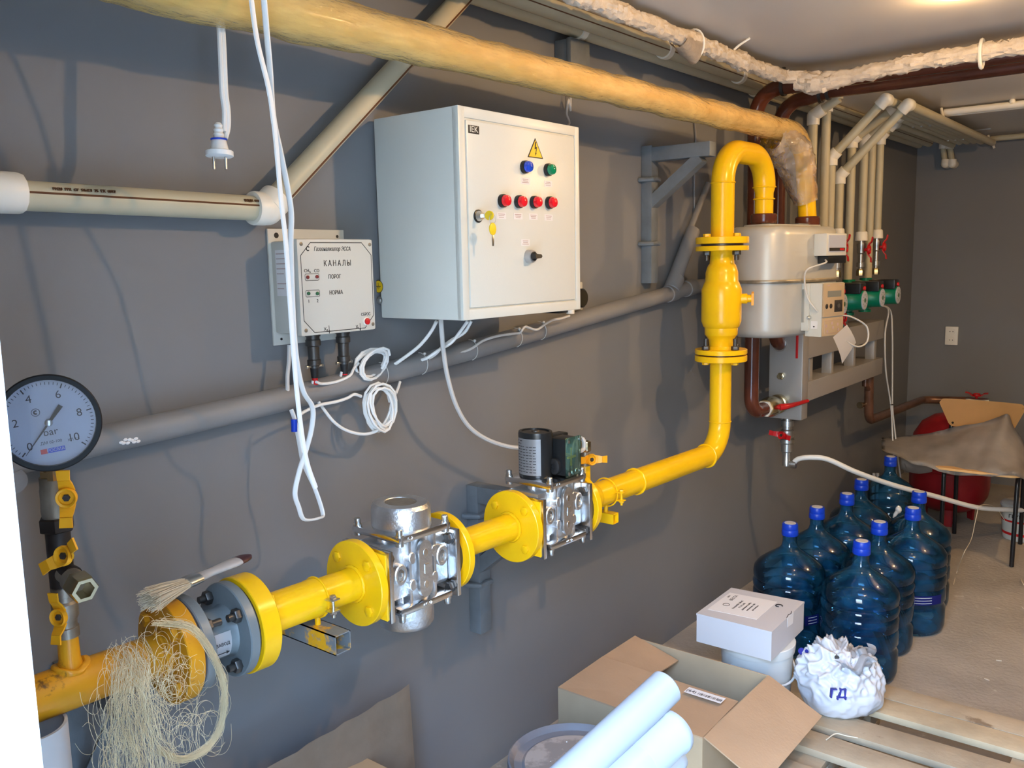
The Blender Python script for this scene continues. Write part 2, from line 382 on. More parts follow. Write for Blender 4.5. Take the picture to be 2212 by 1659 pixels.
# ================================================================ ELECTRICAL CABINET
cx, y0, y1, z0, z1 = .28, 1.479, 1.947, 1.369, 1.839
t = thing('control_cabinet', 'large light grey metal control cabinet with coloured indicator lamps on the grey wall', 'electrical cabinet', (0, y0, z0))
b = MB(); b.box((.012, y0, z0), (cx-.004, y1, z1), .004)
b.build('housing', 'cab', t)
b = MB()   # front rim around the door
for lo, hi in (((cx-.02, y0, z0), (cx, y0+.022, z1)), ((cx-.02, y1-.02, z0), (cx, y1, z1)), ((cx-.02, y0+.018, z1-.024), (cx, y1-.018, z1)), ((cx-.02, y0+.018, z0), (cx, y1-.018, z0+.024))): b.box(lo, hi, .0025)
b.build('front_frame', 'cab', t)
dr = (MB().box((cx-.016, y0+.0255, z0+.0275), (cx+.001, y1-.0235, z1-.0285), .003)).build('door', 'cab', t)
b = MB(); b.box((cx-.018, y0+.019, z0+.02), (cx-.0165, y1-.018, z1-.02)); b.build('door_seal', 'rubber', t)
F = cx+.001
def onf(px, py, dx=0): q = at(px, py, x=F); return V((F+dx, q.y, q.z))
# logo plate
q = onf(1023, 280); b = MB(); b.box((F-.0005, q.y-.0185, q.z-.009), (F+.0007, q.y+.0185, q.z+.009), .0006); lg = b.build('logo_plate', 'ink', dr)
text('IEK', .019, (F+.0009, q.y, q.z), FX, 'cab', dr, 'logo_lettering', sx=1.1)
# warning triangle
c = onf(1156, 322); h = .047; wd = .031
b = MB(); b.prism([(F, c.y-wd, c.z-h*.45), (F, c.y+wd, c.z-h*.45), (F, c.y, c.z+h*.55)], (1, 0, 0), .0008); ws = b.build('warning_sign', 'ink', dr)
b = MB(); k = .86; b.prism([(F, c.y-wd*k, c.z-h*.45*k-.001), (F, c.y+wd*k, c.z-h*.45*k-.001), (F, c.y, c.z+h*.55*k-.001)], (1, 0, 0), .0012); b.build('warning_face', 'signy', dr)
b = MB(); z = c.z
b.prism([(F, c.y-.001, z+.017), (F, c.y+.003, z+.017), (F, c.y+.001, z+.004), (F, c.y+.006, z+.006), (F, c.y+.002, z-.009), (F, c.y+.004, z-.008), (F, c.y+.0005, z-.016), (F, c.y-.002, z-.009), (F, c.y, z-.009), (F, c.y+.002, z+.001), (F, c.y-.004, z-.001)], (1, 0, 0), .0016)
b.build('lightning_mark', 'ink', dr)
# indicator lamps
for px, py, mt, nm in ((1134, 361, 'ledb', 'blue'), (1184, 367, 'ledg', 'green'), (1086, 434, 'ledr', 'red'), (1121, 436, 'ledr', 'red'), (1154, 437, 'ledr', 'red'), (1187, 438, 'ledr', 'red')):
    q = onf(px-2, py)
    b = MB(); b.lathe(q, (1, 0, 0), [(0, .0155), (.008, .0155), (.010, .0145), (.010, .0125)], 28); ol = b.build('indicator_lamp', 'blackpl', dr, label=nm+' indicator lamp in a black ring')
    b = MB(); b.lathe(q, (1, 0, 0), [(.009, .0132), (.016, .0132), (.020, .0115), (.0215, .007), (.022, .001)], 28); ln = b.build('lens', mt, ol)
# little caption labels
for px, py, w_, hh in ((1135, 391, .02, .016), (1184, 397, .019, .015), (1083, 466, .0195, .015), (1119, 467, .0195, .015), (1152, 468, .0195, .015), (1185, 470, .0195, .015), (1135, 524, .02, .016)):
    q = onf(px, py); w_ *= 1.75; b = MB(); b.box((F-.0003, q.y-w_/2, q.z-hh/2), (F+.0004, q.y+w_/2, q.z+hh/2)); lb = b.build('caption_label', 'paper', dr)
    b = MB()
    for r_ in range(3):
        wr = w_*(.36-.05*((r_+int(px)) % 3)); b.box((F+.0003, q.y-wr, q.z+hh*(.24-.24*r_)-.0007), (F+.0006, q.y+wr, q.z+hh*(.24-.24*r_)+.0007))
    b.build('caption_lines', mat('faded_print', (.45, .32, .30), .7) if 'faded_print' not in bpy.data.materials else bpy.data.materials['faded_print'], dr)
# key lock, key in it, spare key hanging
q = onf(1032, 467)
b = MB(); b.lathe(q, (1, 0, 0), [(0, .0145), (.003, .0145), (.004, .0125), (.004, .01)], 28); lk = b.build('lock_bezel', 'blackpl', dr)
b = MB(); b.lathe(q, (1, 0, 0), [(.002, .0125), (.008, .0105), (.014, .008), (.014, .001)], 28); b.build('lock_barrel', 'zinc', lk)
kr = MB(); kr.box((F+.013, q.y-.0012, q.z-.004), (F+.022, q.y+.0012, q.z+.004)); kr.build('key_shaft', 'zinc', lk)
b = MB(); b.lathe((F+.031, q.y-.0018, q.z), (0, 1, 0), [(0, .0095), (.0005, .0105), (.0036, .0105), (.004, .0095)], 20); 
for v in b.bm.verts: v.co.x = F+.022+(v.co.x-(F+.0205))*1.15
b.build('key_head', 'key', lk)
kk = thing('spare_key', 'yellow-headed spare key hanging from the key in the cabinet lock', 'key', (F+.04, q.y, q.z-.03))
x_ = F+.043; b = MB(); b.tube([(x_, q.y+.011*math.cos(a*PI/9), q.z-.008+.011*math.sin(a*PI/9)) for a in range(18)], .0006, 6, closed=True); b.build('key_ring', 'zinc', kk)
b = MB(); b.lathe((x_-.0015, q.y, q.z-.030), (1, 0, 0), [(0, .011), (.0004, .0115), (.0026, .0115), (.003, .011)], 22)
for v in b.bm.verts: v.co.z = q.z-.030+(v.co.z-(q.z-.030))*1.2
b.build('key_head', 'key', kk)
b = MB(); b.box((x_-.0009, q.y-.003, q.z-.068), (x_+.0009, q.y+.003, q.z-.042), .0005); b.build('key_blade', 'zinc', kk)
# rotary switch
q = onf(1141, 554)
b = MB(); b.lathe(q, (1, 0, 0), [(0, .0165), (.012, .0160), (.016, .0145), (.016, .01)], 30); sw = b.build('rotary_switch', 'mani', dr)
b = MB(); b.lathe(q, (1, 0, 0), [(.015, .011), (.020, .011), (.021, .010)], 26)
b.prism([(F+.020, q.y-.011, q.z-.006), (F+.018, q.y+.013, q.z-.0045), (F+.018, q.y+.017, q.z), (F+.018, q.y+.013, q.z+.0045), (F+.018, q.y-.011, q.z+.006)], (1, 0, 0), .013); b.build('switch_knob', 'blackpl', sw)
# side face: earth sticker and bolt
q = at(818, 619, y=y0)
b = MB(); b.cyl((q.x, y0-.0006, q.z), (q.x, y0, q.z), .0155, n=30); st = b.build('earth_sticker', 'ink', t, label='round yellow earth-symbol sticker')
b = MB(); b.cyl((q.x, y0-.0010, q.z), (q.x, y0-.0004, q.z), .0142, n=30); b.build('sticker_face', 'signy', st)
b = MB()
for lo, hi in (((-.0005, .001), (.0005, .009)), ((-.008, -.0002), (.008, .0013)), ((-.005, -.0035), (.005, -.0025)), ((-.002, -.0062), (.002, -.0052))): b.box((q.x+lo[0], y0-.0013, q.z+lo[1]), (q.x+hi[0], y0-.0009, q.z+hi[1]))
b.build('earth_symbol', 'ink', st)
q = at(821, 649, y=y0); b = MB(); b.lathe((q.x, y0, q.z), (0, -1, 0), [(0, .0095), (.001, .0095), (.002, .006), (.006, .005), (.007, .003)], 20); b.build('earth_bolt', 'zinc', t)
q = at(1232, 676, x=.16); b = MB(); b.cyl((.16, q.y-.0, z0-.022), (.16, q.y, z0+.002), .012, n=18); b.build('cable_gland', 'pprw', t)
b = MB(); b.box((.10, q.y-.055, z0-.018), (.16, q.y-.01, z0+.001), .002); b.build('gland_block', 'blackpl', t)

# round black socket outlet half hidden behind the cabinet
q = at(1256, 640, x=.03)
t = thing('surface_socket', 'round black socket on a white base peeking out right of the cabinet', 'socket', (0, q.y, q.z))
b = MB(); b.box((0, q.y-.028, q.z-.045), (.022, q.y+.02, q.z+.045), .004); b.build('base', 'ana', t)
b = MB(); b.lathe((.02, q.y-.012, q.z-.005), (1, 0, 0), [(0, .03), (.022, .03), (.026, .026), (.026, .01)], 26); b.build('cover', 'blackpl', t)

# ================================================================ GAS ANALYSER
ax, a0, a1, b0, b1 = .10, 1.170, 1.379, 1.351, 1.555
t = thing('gas_analyser', 'beige gas analyser box with Cyrillic front panel, left of the control cabinet', 'gas analyser', (0, a0, b0))
b = MB(); b.box((.001, a0-.004, 1.328), (.006, a1-.002, 1.579), .001); bp = b.build('back_plate', 'ana', t)
for dy, dz, r_ in ((a0+.018, 1.565, .006), (a1-.022, 1.564, .0035), (a0+.016, 1.341, .003), (a1-.02, 1.34, .003)):
    b = MB(); b.cyl((.005, dy, dz), (.0066, dy, dz), r_, n=16); b.build('screw_hole', 'ink', bp)
b = MB(); b.box((.006, a0+.001, b0+.004), (ax-.018, a1-.003, b1-.003), .006); b.build('housing', 'ana', t)
lid = MB().box((ax-.018, a0-.002, b0), (ax, a1, b1), .005).build('lid', 'ana', t)
def ona(px, py): q = at(px, py, x=ax); return V((ax, q.y, q.z))
for dy, dz in ((a0+.009, b1-.011), (a1-.009, b1-.012), (a0+.010, b0+.012), (a1-.009, b0+.013)):
    b = MB(); b.lathe((ax-.001, dy, dz), (1, 0, 0), [(0, .0042), (.0018, .0042), (.0022, .003)], 14); b.build('corner_screw', 'oldsteel', lid)
k = .027; e = .006; Y0, Y1, Z0, Z1 = a0+e, a1-e, b0+e, b1-e-.002
oct_ = [(Y0+k, Z1), (Y1-k, Z1), (Y1, Z1-k), (Y1, Z0+k), (Y1-k, Z0), (Y0+k, Z0), (Y0, Z0+k), (Y0, Z1-k)]
b = MB()
for i in range(8):
    (u0, v0), (u1, v1) = oct_[i], oct_[(i+1) % 8]; b.tube([(ax+.0002, u0, v0), (ax+.0002, u1, v1)], .0008, 4)
b.build('border_line', 'ink', lid)
q = ona(718, 538); text('Газоанализатор ЭССА', .0125, (ax+.0003, q.y, q.z), FX, 'ink', lid, sx=.74, shear=.25)
q = ona(665, 537); b = MB(); b.tube([(ax+.0003, q.y+.0042*math.cos(a), q.z+.0042*math.sin(a)) for a in [x*.35-.9+1.6 for x in range(14)]], .0011, 5); b.build('maker_mark', 'ink', lid)
q = ona(729, 569); text('КАНАЛЫ', .0175, (ax+.0003, q.y, q.z), FX, 'ink', lid, sx=.78, sp=1.5)
q = ona(663, 585); text('CH₄', .0095, (ax+.0003, q.y+.001, q.z), FX, 'ink', lid); q = ona(684, 585); text('CO', .0095, (ax+.0003, q.y, q.z), FX, 'ink', lid)
q = ona(723, 598); text('ПОРОГ', .0125, (ax+.0003, q.y, q.z), FX, 'ink', lid, sx=.82); q = ona(726, 632); text('НОРМА', .0125, (ax+.0003, q.y, q.z), FX, 'ink', lid, sx=.82)
q = ona(667, 651); text('1', .010, (ax+.0003, q.y, q.z), FX, 'ink', lid); q = ona(686, 650); text('2', .010, (ax+.0003, q.y, q.z), FX, 'ink', lid)
q = ona(790, 679); text('СБРОС', .0095, (ax+.0003, q.y, q.z), FX, 'ink', lid, sx=.85)
for px, py, s_ in ((704, 711, 'X₂'), (772, 706, 'X₁')): q = ona(px, py); text(s_, .010, (ax+.0003, q.y, q.z), FX, 'ink', lid)
for px, py in ((711, 711), (778, 706)):
    q = ona(px, py); b = MB(); b.box((ax, q.y-.0006, q.z-.007), (ax+.0004, q.y+.0006, q.z+.008)); b.prism([(ax, q.y-.0022, q.z-.003), (ax, q.y+.0022, q.z-.003), (ax, q.y, q.z-.010)], (1, 0, 0), .0005); b.build('arrow_mark', 'ink', lid)
for (xa, ya), (xb, yb), mt in (((664, 599), (684, 598), 'leddr'), ((666, 634), (685, 634), 'leddg')):
    p, q = ona(xa, ya), ona(xb, yb); c = (p+q)/2; hw, hh, rr = .0185, .0070, .003
    pts = fillet([(ax+.0002, c.y-hw, c.z), (ax+.0002, c.y-hw, c.z+hh), (ax+.0002, c.y+hw, c.z+hh), (ax+.0002, c.y+hw, c.z-hh), (ax+.0002, c.y-hw, c.z-hh), (ax+.0002, c.y-hw, c.z)], rr, 4)
    b = MB(); b.tube(pts, .0005, 4); b.build('led_outline', 'ink', lid)
    for k_ in (p, q): b = MB(); b.lathe(k_, (1, 0, 0), [(0, .0038), (.003, .0036), (.0045, .002), (.005, .0003)], 16); b.build('led', mt, lid)
q = ona(791, 694); b = MB(); b.lathe(q, (1, 0, 0), [(0, .0095), (.002, .0095), (.003, .0075)], 24); rb = b.build('button_collar', 'pprw', lid)
b = MB(); b.lathe(q, (1, 0, 0), [(.001, .0075), (.006, .0072), (.0075, .005)], 24); b.build('reset_button', 'red', lid)
# rating label on the left side
b = MB(); b.box((.022, a0+.0002, b0+.085), (.071, a0+.0012, b1-.022)); rl = b.build('rating_label', 'paper', t)
b = MB()
for i, wl in enumerate((.04, .034, .038, .036, .024, 0, .034, .022)):
    zz = b1-.030-i*.0105
    if wl: b.box((.025, a0-.0003, zz-.0009), (.025+wl, a0+.0003, zz+.0009))
b.build('label_print', bpy.data.materials['faded_print'], t)
# two round connectors below
for px, L_, nm in ((676, 0.0, 0), (741, -.004, 1)):
    q = at(px, 735, x=.055); zt = b0+.006; yy = q.y; dz = L_
    b = MB(); b.lathe((.055, yy, zt), (0, 0, -1), [(0, .017), (.012, .017), (.012, .0145), (.018, .0145), (.02, .0165), (.032, .0165), (.034, .0125), (.062, .0125), (.064, .015), (.075, .015), (.077, .011), (.082, .010)], 24)
    cn = b.build('cable_connector', 'steel', t)
    b = MB(); b.lathe((.055, yy, zt-.08), (0, 0, -1), [(0, .0095), (.024, .0075)], 18); b.build('strain_boot', 'rubber', cn)
    b = MB(); b.lathe((.055, yy, zt-.103), (0, 0, -1), [(0, .0065), (.016 if nm == 0 else .004, .006)], 16); b.build('red_sleeve', 'red', cn)
    b = MB(); [b.lathe((.055, yy, zt-.078), (0, s_, 0), [(0, .003), (.019, .003), (.020, .0045), (.023, .004)], 10) for s_ in (-1, 1)]; b.build('clamp_screw', 'zinc', cn)

# dark grey junction box near the ceiling
q = at(1235, 75, x=.06)
t = thing('junction_box', 'dark grey junction box high on the wall above the wrapped pipe', 'junction box', (0, q.y, q.z))
b = MB(); b.box((.002, 2.232, 2.02), (.045, 2.33, 2.148), .004); b.build('box', 'bracket', t); b = MB(); b.box((.045, 2.230, 2.018), (.062, 2.332, 2.150), .004); b.build('lid', 'bracket', t)
cable('power_cable', [(.02, 2.285, 2.02), (.022, 2.283, 1.95), at(1228, 215, x=.03), at(1224, 245, x=.03), at(1222, 275, x=.06), (.08, 1.93, 1.83)], .0035, 'cordg', 'thin white cable dropping from the junction box behind the cabinet')

# ================================================================ GAS LINE ALONG THE WALL
GZ = .83
def g(y): return V((.16+.045*y, y, GZ))
GD = (g(1)-g(0)).normalized()
GN = V((GD.y, -GD.x, 0))            # horizontal, pointing into the room
RF = .0925
def flange(b, ya, yb, R=RF, bev=.0015): b.cyl(g(ya), g(yb), R, n=56, bev=bev)
def bolts(root, y, s, m='yellow', rad=.070, r=.0115, L=.010, name='bolt', n=4, ph=PI/4, stud=0):
    out = []
    for i in range(n):
        a = ph+2*PI*i/n; c = g(y)+GN*(rad*math.cos(a))+V((0, 0, rad*math.sin(a)))
        b = MB(); b.hexn(c, c+GD*(s*L), r)
        if stud: b.cyl(c+GD*(s*L*.9), c+GD*(s*(L+stud)), r*.52, n=12)
        out.append(b.build(name, m, root))
    return out

# near stretch with the riser stub, behind the white door frame
t = thing('gas_pipe', 'worn yellow gas pipe with gauge stub and big flange at lower left', 'gas pipe', g(.5))
b = MB(); b.cyl(g(.27), g(.762), .037, n=40); b.build('pipe', 'yellow_old', t)
b = MB(); c = g(.602); b.lathe(c, (0, 0, 1), [(.02, .019), (.040, .0185), (.048, .0165), (.088, .0155), (.1, .0155)], 28); b.build('riser_stub', 'yellow_old', t)
b = MB(); b.tube([c+V((.0235*math.cos(a), .0235*math.sin(a), .037-.0235**2*math.cos(a)**2/.074)) for a in [x*PI/12 for x in range(24)]], .0055, 8, closed=True, rn=.5, rs=120); b.build('weld_bead', 'yellow_old', t)
b = MB(); b.tube([g(.745)+GN*(.04*math.cos(a))+V((0, 0, .04*math.sin(a))) for a in [x*PI/14 for x in range(28)]], .0045, 8, closed=True, rn=.4, rs=90); b.build('weld_bead', 'yellow_old', t)
b = MB(); flange(b, .757, .787); b.build('flange', 'yellow_old', t)
bolts(t, .757, -1, 'yellow_old', r=.013)
b = MB(); b.box((.05, .665, .745), (.2, .705, .785), .003); b.box((.0, .65, .3), (.04, .69, .80), .003)
q0, q1 = V((.035, .67, .55)), V((.17, .685, .745)); b.cyl(q0, q1, .02, n=4)
tag(b.build('pipe_bracket', 'bracket'), 'grey steel wall bracket behind the flax under the first big flange', 'bracket')

# grey flanged valve between the two big flanges
t = thing('flanged_check_valve', 'grey flanged valve with four dark bolts and arrow tag, under the paint brush', 'valve', g(.84))
b = MB(); b.cyl(g(.787), g(.7925), .075, n=40); b.build('gasket', 'rubber', t)
b = MB(); b.cyl(g(.7925), g(.812), .089, n=56, bev=.002); b.build('flange', 'flange_gray', t)
b = MB(); b.lathe(g(.81), GD, [(0, .052), (.012, .046), (.06, .046), (.072, .052)], 40); b.build('body', 'flange_gray', t)
b = MB(); b.cyl(g(.878), g(.898), .089, n=56, bev=.002); b.build('flange', 'flange_gray', t)
b = MB(); b.cyl(g(.898), g(.903), .082, n=44); b.build('gasket', 'rubber', t)
for i in range(4):
    a = PI/4+PI/2*i-.1; c0 = g(.81)+GN*(.070*math.cos(a))+V((0, 0, .070*math.sin(a))); c1 = g(.878)+GN*(.070*math.cos(a))+V((0, 0, .070*math.sin(a)))
    b = MB(); b.cyl(c0, c0+GD*.03, .0065, n=12); b.hexn(c0, c0+GD*.011, .0125); b.hexn(c1-GD*.013, c1, .0135); b.cyl(c1-GD*.024, c1-GD*.012, .0068, n=12); b.build('bolt_and_nut', 'steel', t)
b = MB(); gr = []
for i in range(5):
    a = -.75+.28*i; gr.append([g(y)+GN*(.0472*math.cos(a))+V((0, 0, .0472*math.sin(a))) for y in (.826, .864)])
b.sheet(gr, .0008); tg = b.build('paper_tag', 'paper', t, label='small paper tag with a flow arrow')
a = -.25; Rg = Matrix((GD, V((0, 0, 1)), GN)).transposed(); Rg.col[0] = GD; Rg.col[1] = V((0, 0, 1)); Rg.col[2] = GN
c = g(.845)+GN*(.0487*math.cos(-.15))+V((0, 0, .0487*math.sin(-.15)))
b = MB(); d_ = V((0, 0, -.012)); b.box((-.012, -.0005, -.0006), (.008, .0005, .0006)); b.prism([(.006, .0, .003), (.006, 0, -.003), (.013, 0, 0)], (0, 1, 0), .0006)
for v in b.bm.verts: v.co = c+d_+GD*v.co.x+V((0, 0, 1))*v.co.z+GN*v.co.y
b.build('arrow_mark', 'ink', t)
text('ЗАВОД', .008, c+V((0, 0, .004))+GN*.0006, Rg, 'ink', t)

# second stretch
t = thing('gas_pipe', 'short yellow gas pipe between the grey valve and the domed aluminium filter', 'gas pipe', g(1.05))
b = MB(); flange(b, .903, .941); b.build('flange', 'yellow', t)
bolts(t, .941, 1)
b = MB(); b.lathe(g(.94), GD, [(0, .039), (.125, .039), (.128, .040), (.150, .040), (.153, .0355), (.245, .0355)], 44); b.build('pipe', 'yellow', t)
b = MB(); b.tube([g(1.178)+GN*(.037*math.cos(a))+V((0, 0, .037*math.sin(a))) for a in [x*PI/14 for x in range(28)]], .004, 8, closed=True, rn=.4, rs=90); b.build('weld_bead', 'yellow', t)
b = MB(); flange(b, 1.180, 1.199); b.build('flange', 'yellow', t)
bolts(t, 1.180, -1, L=.006)

def alu_valve(ya, yb, name, label, cat, dome, zoff=.016):
    L = yb-ya; ym = (ya+yb)/2; hw = .056; t = thing(name, label, cat, g(ym))
    T = Matrix.Translation(g(ym)+GN*.012+V((0, 0, zoff))) @ Matrix(((GN.x, GD.x, 0, 0), (GN.y, GD.y, 0, 0), (0, 0, 1, 0), (0, 0, 0, 1))) @ Matrix.Diagonal((1.14, 1, 1.36, 1))   # local: x out, y along, z up
    B = lambda: MB(T); e = L/2
    # square end plates with yellow-painted edges
    for s in (-1, 1):
        y_in, y_out = s*(e-.016), s*(e-.004)
        zc = -zoff/1.36; b = B(); b.box((-.067, min(y_in, y_out), zc-.056), (.067, max(y_in, y_out), zc+.058), .002); pt = b.build('end_plate', 'alu2', t)
        b = B(); y2 = s*e; b.box((-.066, min(y_out, y2), zc-.052), (.060, max(y_out, y2), zc+.053), .001); b.build('mounting_plate', 'yellow', t)
        for sx in (-1, 1):
            for sz in (-1, 1):
                b = B(); b.hexn((sx*.05, y_in, zc+sz*.042), (sx*.05, y_in-s*.012, zc+sz*.042), .0095); b.build('plate_bolt', 'steel', t)
    # body: waisted casting with ribs
    b = B(); b.box((-.045, -e+.016, -.045), (.043, e-.016, .045), .008)
    b.cyl((0, 0, -.06), (0, 0, .06), .055, n=36)
    for y in (-.036, .036): b.box((.03, y-.004, -.054), (.058, y+.004, .054), .0025)
    for y in (-.052, .052): b.cyl((0, y, -.055), (0, y, .055), .013, n=20)
    b.build('body', 'alu', t)
    for s, z in ((1, .052), (-1, -.064)):
        b = B(); b.box((-.068, -.076, z), (.068, .076, z+.012), .004); b.build('cover_plate', 'alu2', t)
        for sx in (-1, 1):
            for sy in (-1, 1):
                zb = z+.012 if s > 0 else z
                b = B(); b.cyl((sx*.06, sy*.067, z-.004*s), (sx*.06, sy*.067, zb+s*.002), .0085, n=18); b.cyl((sx*.06, sy*.067, zb), (sx*.06, sy*.067, zb+s*.011), .0068, n=16, bev=.001)
                b.cyl((sx*.06, sy*.067, zb+s*.0105), (sx*.06, sy*.067, zb+s*.0115), .003, n=6); b.build('cover_screw', 'zinc', t)
    # raised oval badge with an L and bosses on the front
    b = B(); X = .058
    ov = [(X, .019*math.cos(a), (.028 if math.sin(a) > 0 else -.028)+.019*math.sin(a)) for a in [PI*(k+.5)/12 for k in range(24)]]
    b.prism(ov, (1, 0, 0), .008); bd = b.build('badge', 'alu', t)
    for z in (.026, -.026): b = B(); b.cyl((X+.0078, 0, z), (X+.0086, 0, z), .0062, n=18); b.build('badge_pin', 'alu2', bd)
    b = B(); b.box((X+.007, -.004, -.008), (X+.0093, -.0025, .008)); b.box((X+.007, -.004, .0065), (X+.0093, .007, .008)); b.build('letter_mark', 'alu2', bd)
    for y, z in ((-.032, .022), (.032, .022), (-.032, -.022), (.032, -.022)):
        b = B(); b.cyl((.045, y, z), (.061, y, z), .0095, n=20, bev=.001); b.build('boss', 'alu', t)
    for y, z in ((-.062, 0), (.060, .008)):
        b = B(); b.lathe((.030, y, z), (1, 0, 0), [(0, .0175), (.026, .0175), (.028, .0155), (.028, .011), (.025, .010)], 28); pg = b.build('port_plug', 'alu', t)
        b = B(); b.lathe((.05, y, z), (1, 0, 0), [(0, .009), (.007, .009), (.008, .004), (.005, .003)], 18); b.build('plug_screw', 'zinc', pg)
    R3 = Matrix((GD, V((0, 0, 1)), GN)); Rg = Matrix(); Rg = Matrix([[GD[i], (0, 0, 1)[i], GN[i]] for i in range(3)])
    text('С 2' if dome else 'Н 1', .010, T @ V((.0683, -.044, .058)), Rg, 'alu2', t, ext=.0008, name='cast_mark')
    text('АК 12', .010, T @ V((.0683, 0, -.058)), Rg, 'alu2', t, ext=.0008, name='cast_mark')
    return t, B
t, B = alu_valve(1.201, 1.418, 'gas_filter', 'silver aluminium gas filter block with round dome caps above and below', 'gas filter', True, .016)
b = B(); b.lathe((0, 0, .062), (0, 0, 1), [(0, .062), (.032, .061), (.038, .055), (.0385, .034), (.036, .032)], 52); b.build('top_cap', 'alu', t)
b = B(); b.cyl((0, 0, .097), (0, 0, .0995), .0325, n=40); b.build('cap_disc', 'oldsteel', t)
b = B(); b.lathe((0, 0, -.062), (0, 0, -1), [(0, .062), (.034, .061), (.042, .054), (.043, .02)], 52); b.build('bottom_cap', 'alu', t)

t = thing('gas_pipe', 'short yellow gas pipe with round flanges between the two aluminium blocks', 'gas pipe', g(1.55))
b = MB(); flange(b, 1.440, 1.458); b.build('flange', 'yellow', t)
b = MB(); b.cyl(g(1.419), g(1.441), .07, n=40); b.build('gasket_ring', 'steel', t)
b = MB(); b.cyl(g(1.456), g(1.690), .0345, n=44); b.build('pipe', 'yellow', t)
b = MB(); b.tube([g(1.680)+GN*(.036*math.cos(a))+V((0, 0, .036*math.sin(a))) for a in [x*PI/14 for x in range(28)]], .004, 8, closed=True, rn=.4, rs=90); b.build('weld_bead', 'yellow', t)
b = MB(); flange(b, 1.684, 1.704); b.build('flange', 'yellow', t)
bolts(t, 1.684, -1, L=.006)

t, B = alu_valve(1.706, 1.922, 'solenoid_valve', 'aluminium solenoid gas valve with black coil and clear teal cover on top', 'solenoid valve', False, .026)
b = B(); b.lathe((-.012, -.022, .064), (0, 0, 1), [(0, .040), (.003, .0415), (.083, .0415), (.087, .040), (.087, .034), (.084, .0335)], 44); cl = b.build('coil', 'blackpl', t)
b = B(); b.lathe((-.012, -.022, .147), (0, 0, 1), [(0, .029), (.002, .028), (.003, .010), (.005, .009), (.006, .001)], 32); b.build('coil_top', 'steel', cl)
b = B(); gr = []
Tc = B().T
for i in range(9):
    a = -2.25+.2*i; gr.append([(-.012+.0423*math.cos(a), -.022+.0423*math.sin(a), .064+z) for z in (.006, .076)])
b.sheet(gr, .0004); b.build('coil_nameplate', 'plate', cl, label='silver nameplate with small print')
b = B()
for i in range(12):
    for k in range(6):
        if i < 2 and k > 1: continue
        a0_ = -2.15+.21*k; ww = .17 if (i*3+k) % 4 else .10
        b.sheet([[(-.012+.0430*math.cos(a), -.022+.0430*math.sin(a), .064+.071-i*.0054+dz) for dz in (0, .0012)] for a in (a0_, a0_+ww)])
b.build('nameplate_print', 'ink', cl)
b = B(); b.box((-.012, -.005, .066), (.018, .075, .140), .004); b.box((.01, -.002, .066), (.060, .055, .138), .005); jb = b.build('terminal_box', 'blackpl', t)
b = B(); b.box((.0605, -.004, .065), (.0665, .057, .141), .003); b.build('clear_cover', 'tealclear', jb)
for y in (.002, .051):
    for z in (.072, .134): b = B(); b.cyl((.066, y, z), (.069, y, z), .0035, n=12); b.build('cover_screw', 'zinc', jb)
b = B(); b.box((.0602, .002, .075), (.0603, .05, .13)); b.build('terminal_board', 'lcd', jb)
b = B(); b.box((.0604, .008, .10), (.0622, .04, .104)); b.box((.0604, .02, .085), (.0622, .023, .12)); b.build('terminals', 'signy', jb)
b = B(); b.lathe((.034, -.002, .085), (0, -1, 0), [(0, .016), (.012, .0155), (.014, .012), (.014, .006), (.010, .0055)], 24); b.build('blind_gland', 'rubber', jb)
b = B(); b.lathe((.035, .055, .10), (0, 1, 0), [(0, .014), (.014, .013), (.016, .010), (.032, .007)], 22); b.build('cable_gland', 'rubber', jb)
pg = Tc @ V((.035, .087, .10))
c0 = at(952, 692, x=.16)
cable('solenoid_cable', [V((.16, c0.y, 1.38)), at(953, 700, x=.16), at(958, 760, x=.14), at(967, 815, x=.13), at(985, 875, x=.12), at(1012, 920, x=.11), at(1050, 948, x=.11), at(1095, 964, x=.12), at(1135, 968, x=.14), V((.17, 1.87, GZ+.165)), V((.20, 1.97, GZ+.155)), pg+V((-.01, .035, .03)), pg+V((0, .03, .004)), pg], .0058, 'cordg', 'thick grey-white cable drooping from the cabinet to the solenoid coil')

# far stretch, elbow, riser
t = thing('gas_pipe', 'long yellow gas pipe bending up into a riser, beyond the solenoid valve', 'gas pipe', g(2.4))
b = MB(); b.cyl(g(1.923), g(1.938), .078, n=40); b.build('gasket_ring', 'steel', t)
b = MB(); flange(b, 1.938, 1.957); b.build('flange', 'yellow', t)
RX = g(2.79); RX.z = 0
pth = fillet([g(1.955), g(2.79), (RX.x, RX.y, 1.146)], .105, 12)
def rr_(tt): return .0365
b = MB(); b.lathe(g(1.955), GD, [(0, .041), (.075, .041), (.09, .037)], 44); b.tube(pth, rr_, 40); b.build('pipe', 'yellow', t)
for yy, r_ in ((2.257, .0385), (2.693, .0385)):
    b = MB(); b.tube([g(yy)+GN*(r_*math.cos(a))+V((0, 0, r_*math.sin(a))) for a in [x*PI/16 for x in range(32)]], .0035, 8, closed=True, rn=.3, rs=90); b.build('weld_bead', 'yellow', t)
b = MB(); b.tube([(RX.x+.037*math.cos(a), RX.y+.037*math.sin(a), .935) for a in [x*PI/16 for x in range(32)]], .002, 6, closed=True); b.build('weld_bead', 'yellow', t)
VZ0, VZ1 = 1.146, 1.166
b = MB(); b.cyl((RX.x, RX.y, VZ0), (RX.x, RX.y, VZ1), .088, n=52, bev=.0015); b.build('flange', 'yellow', t)
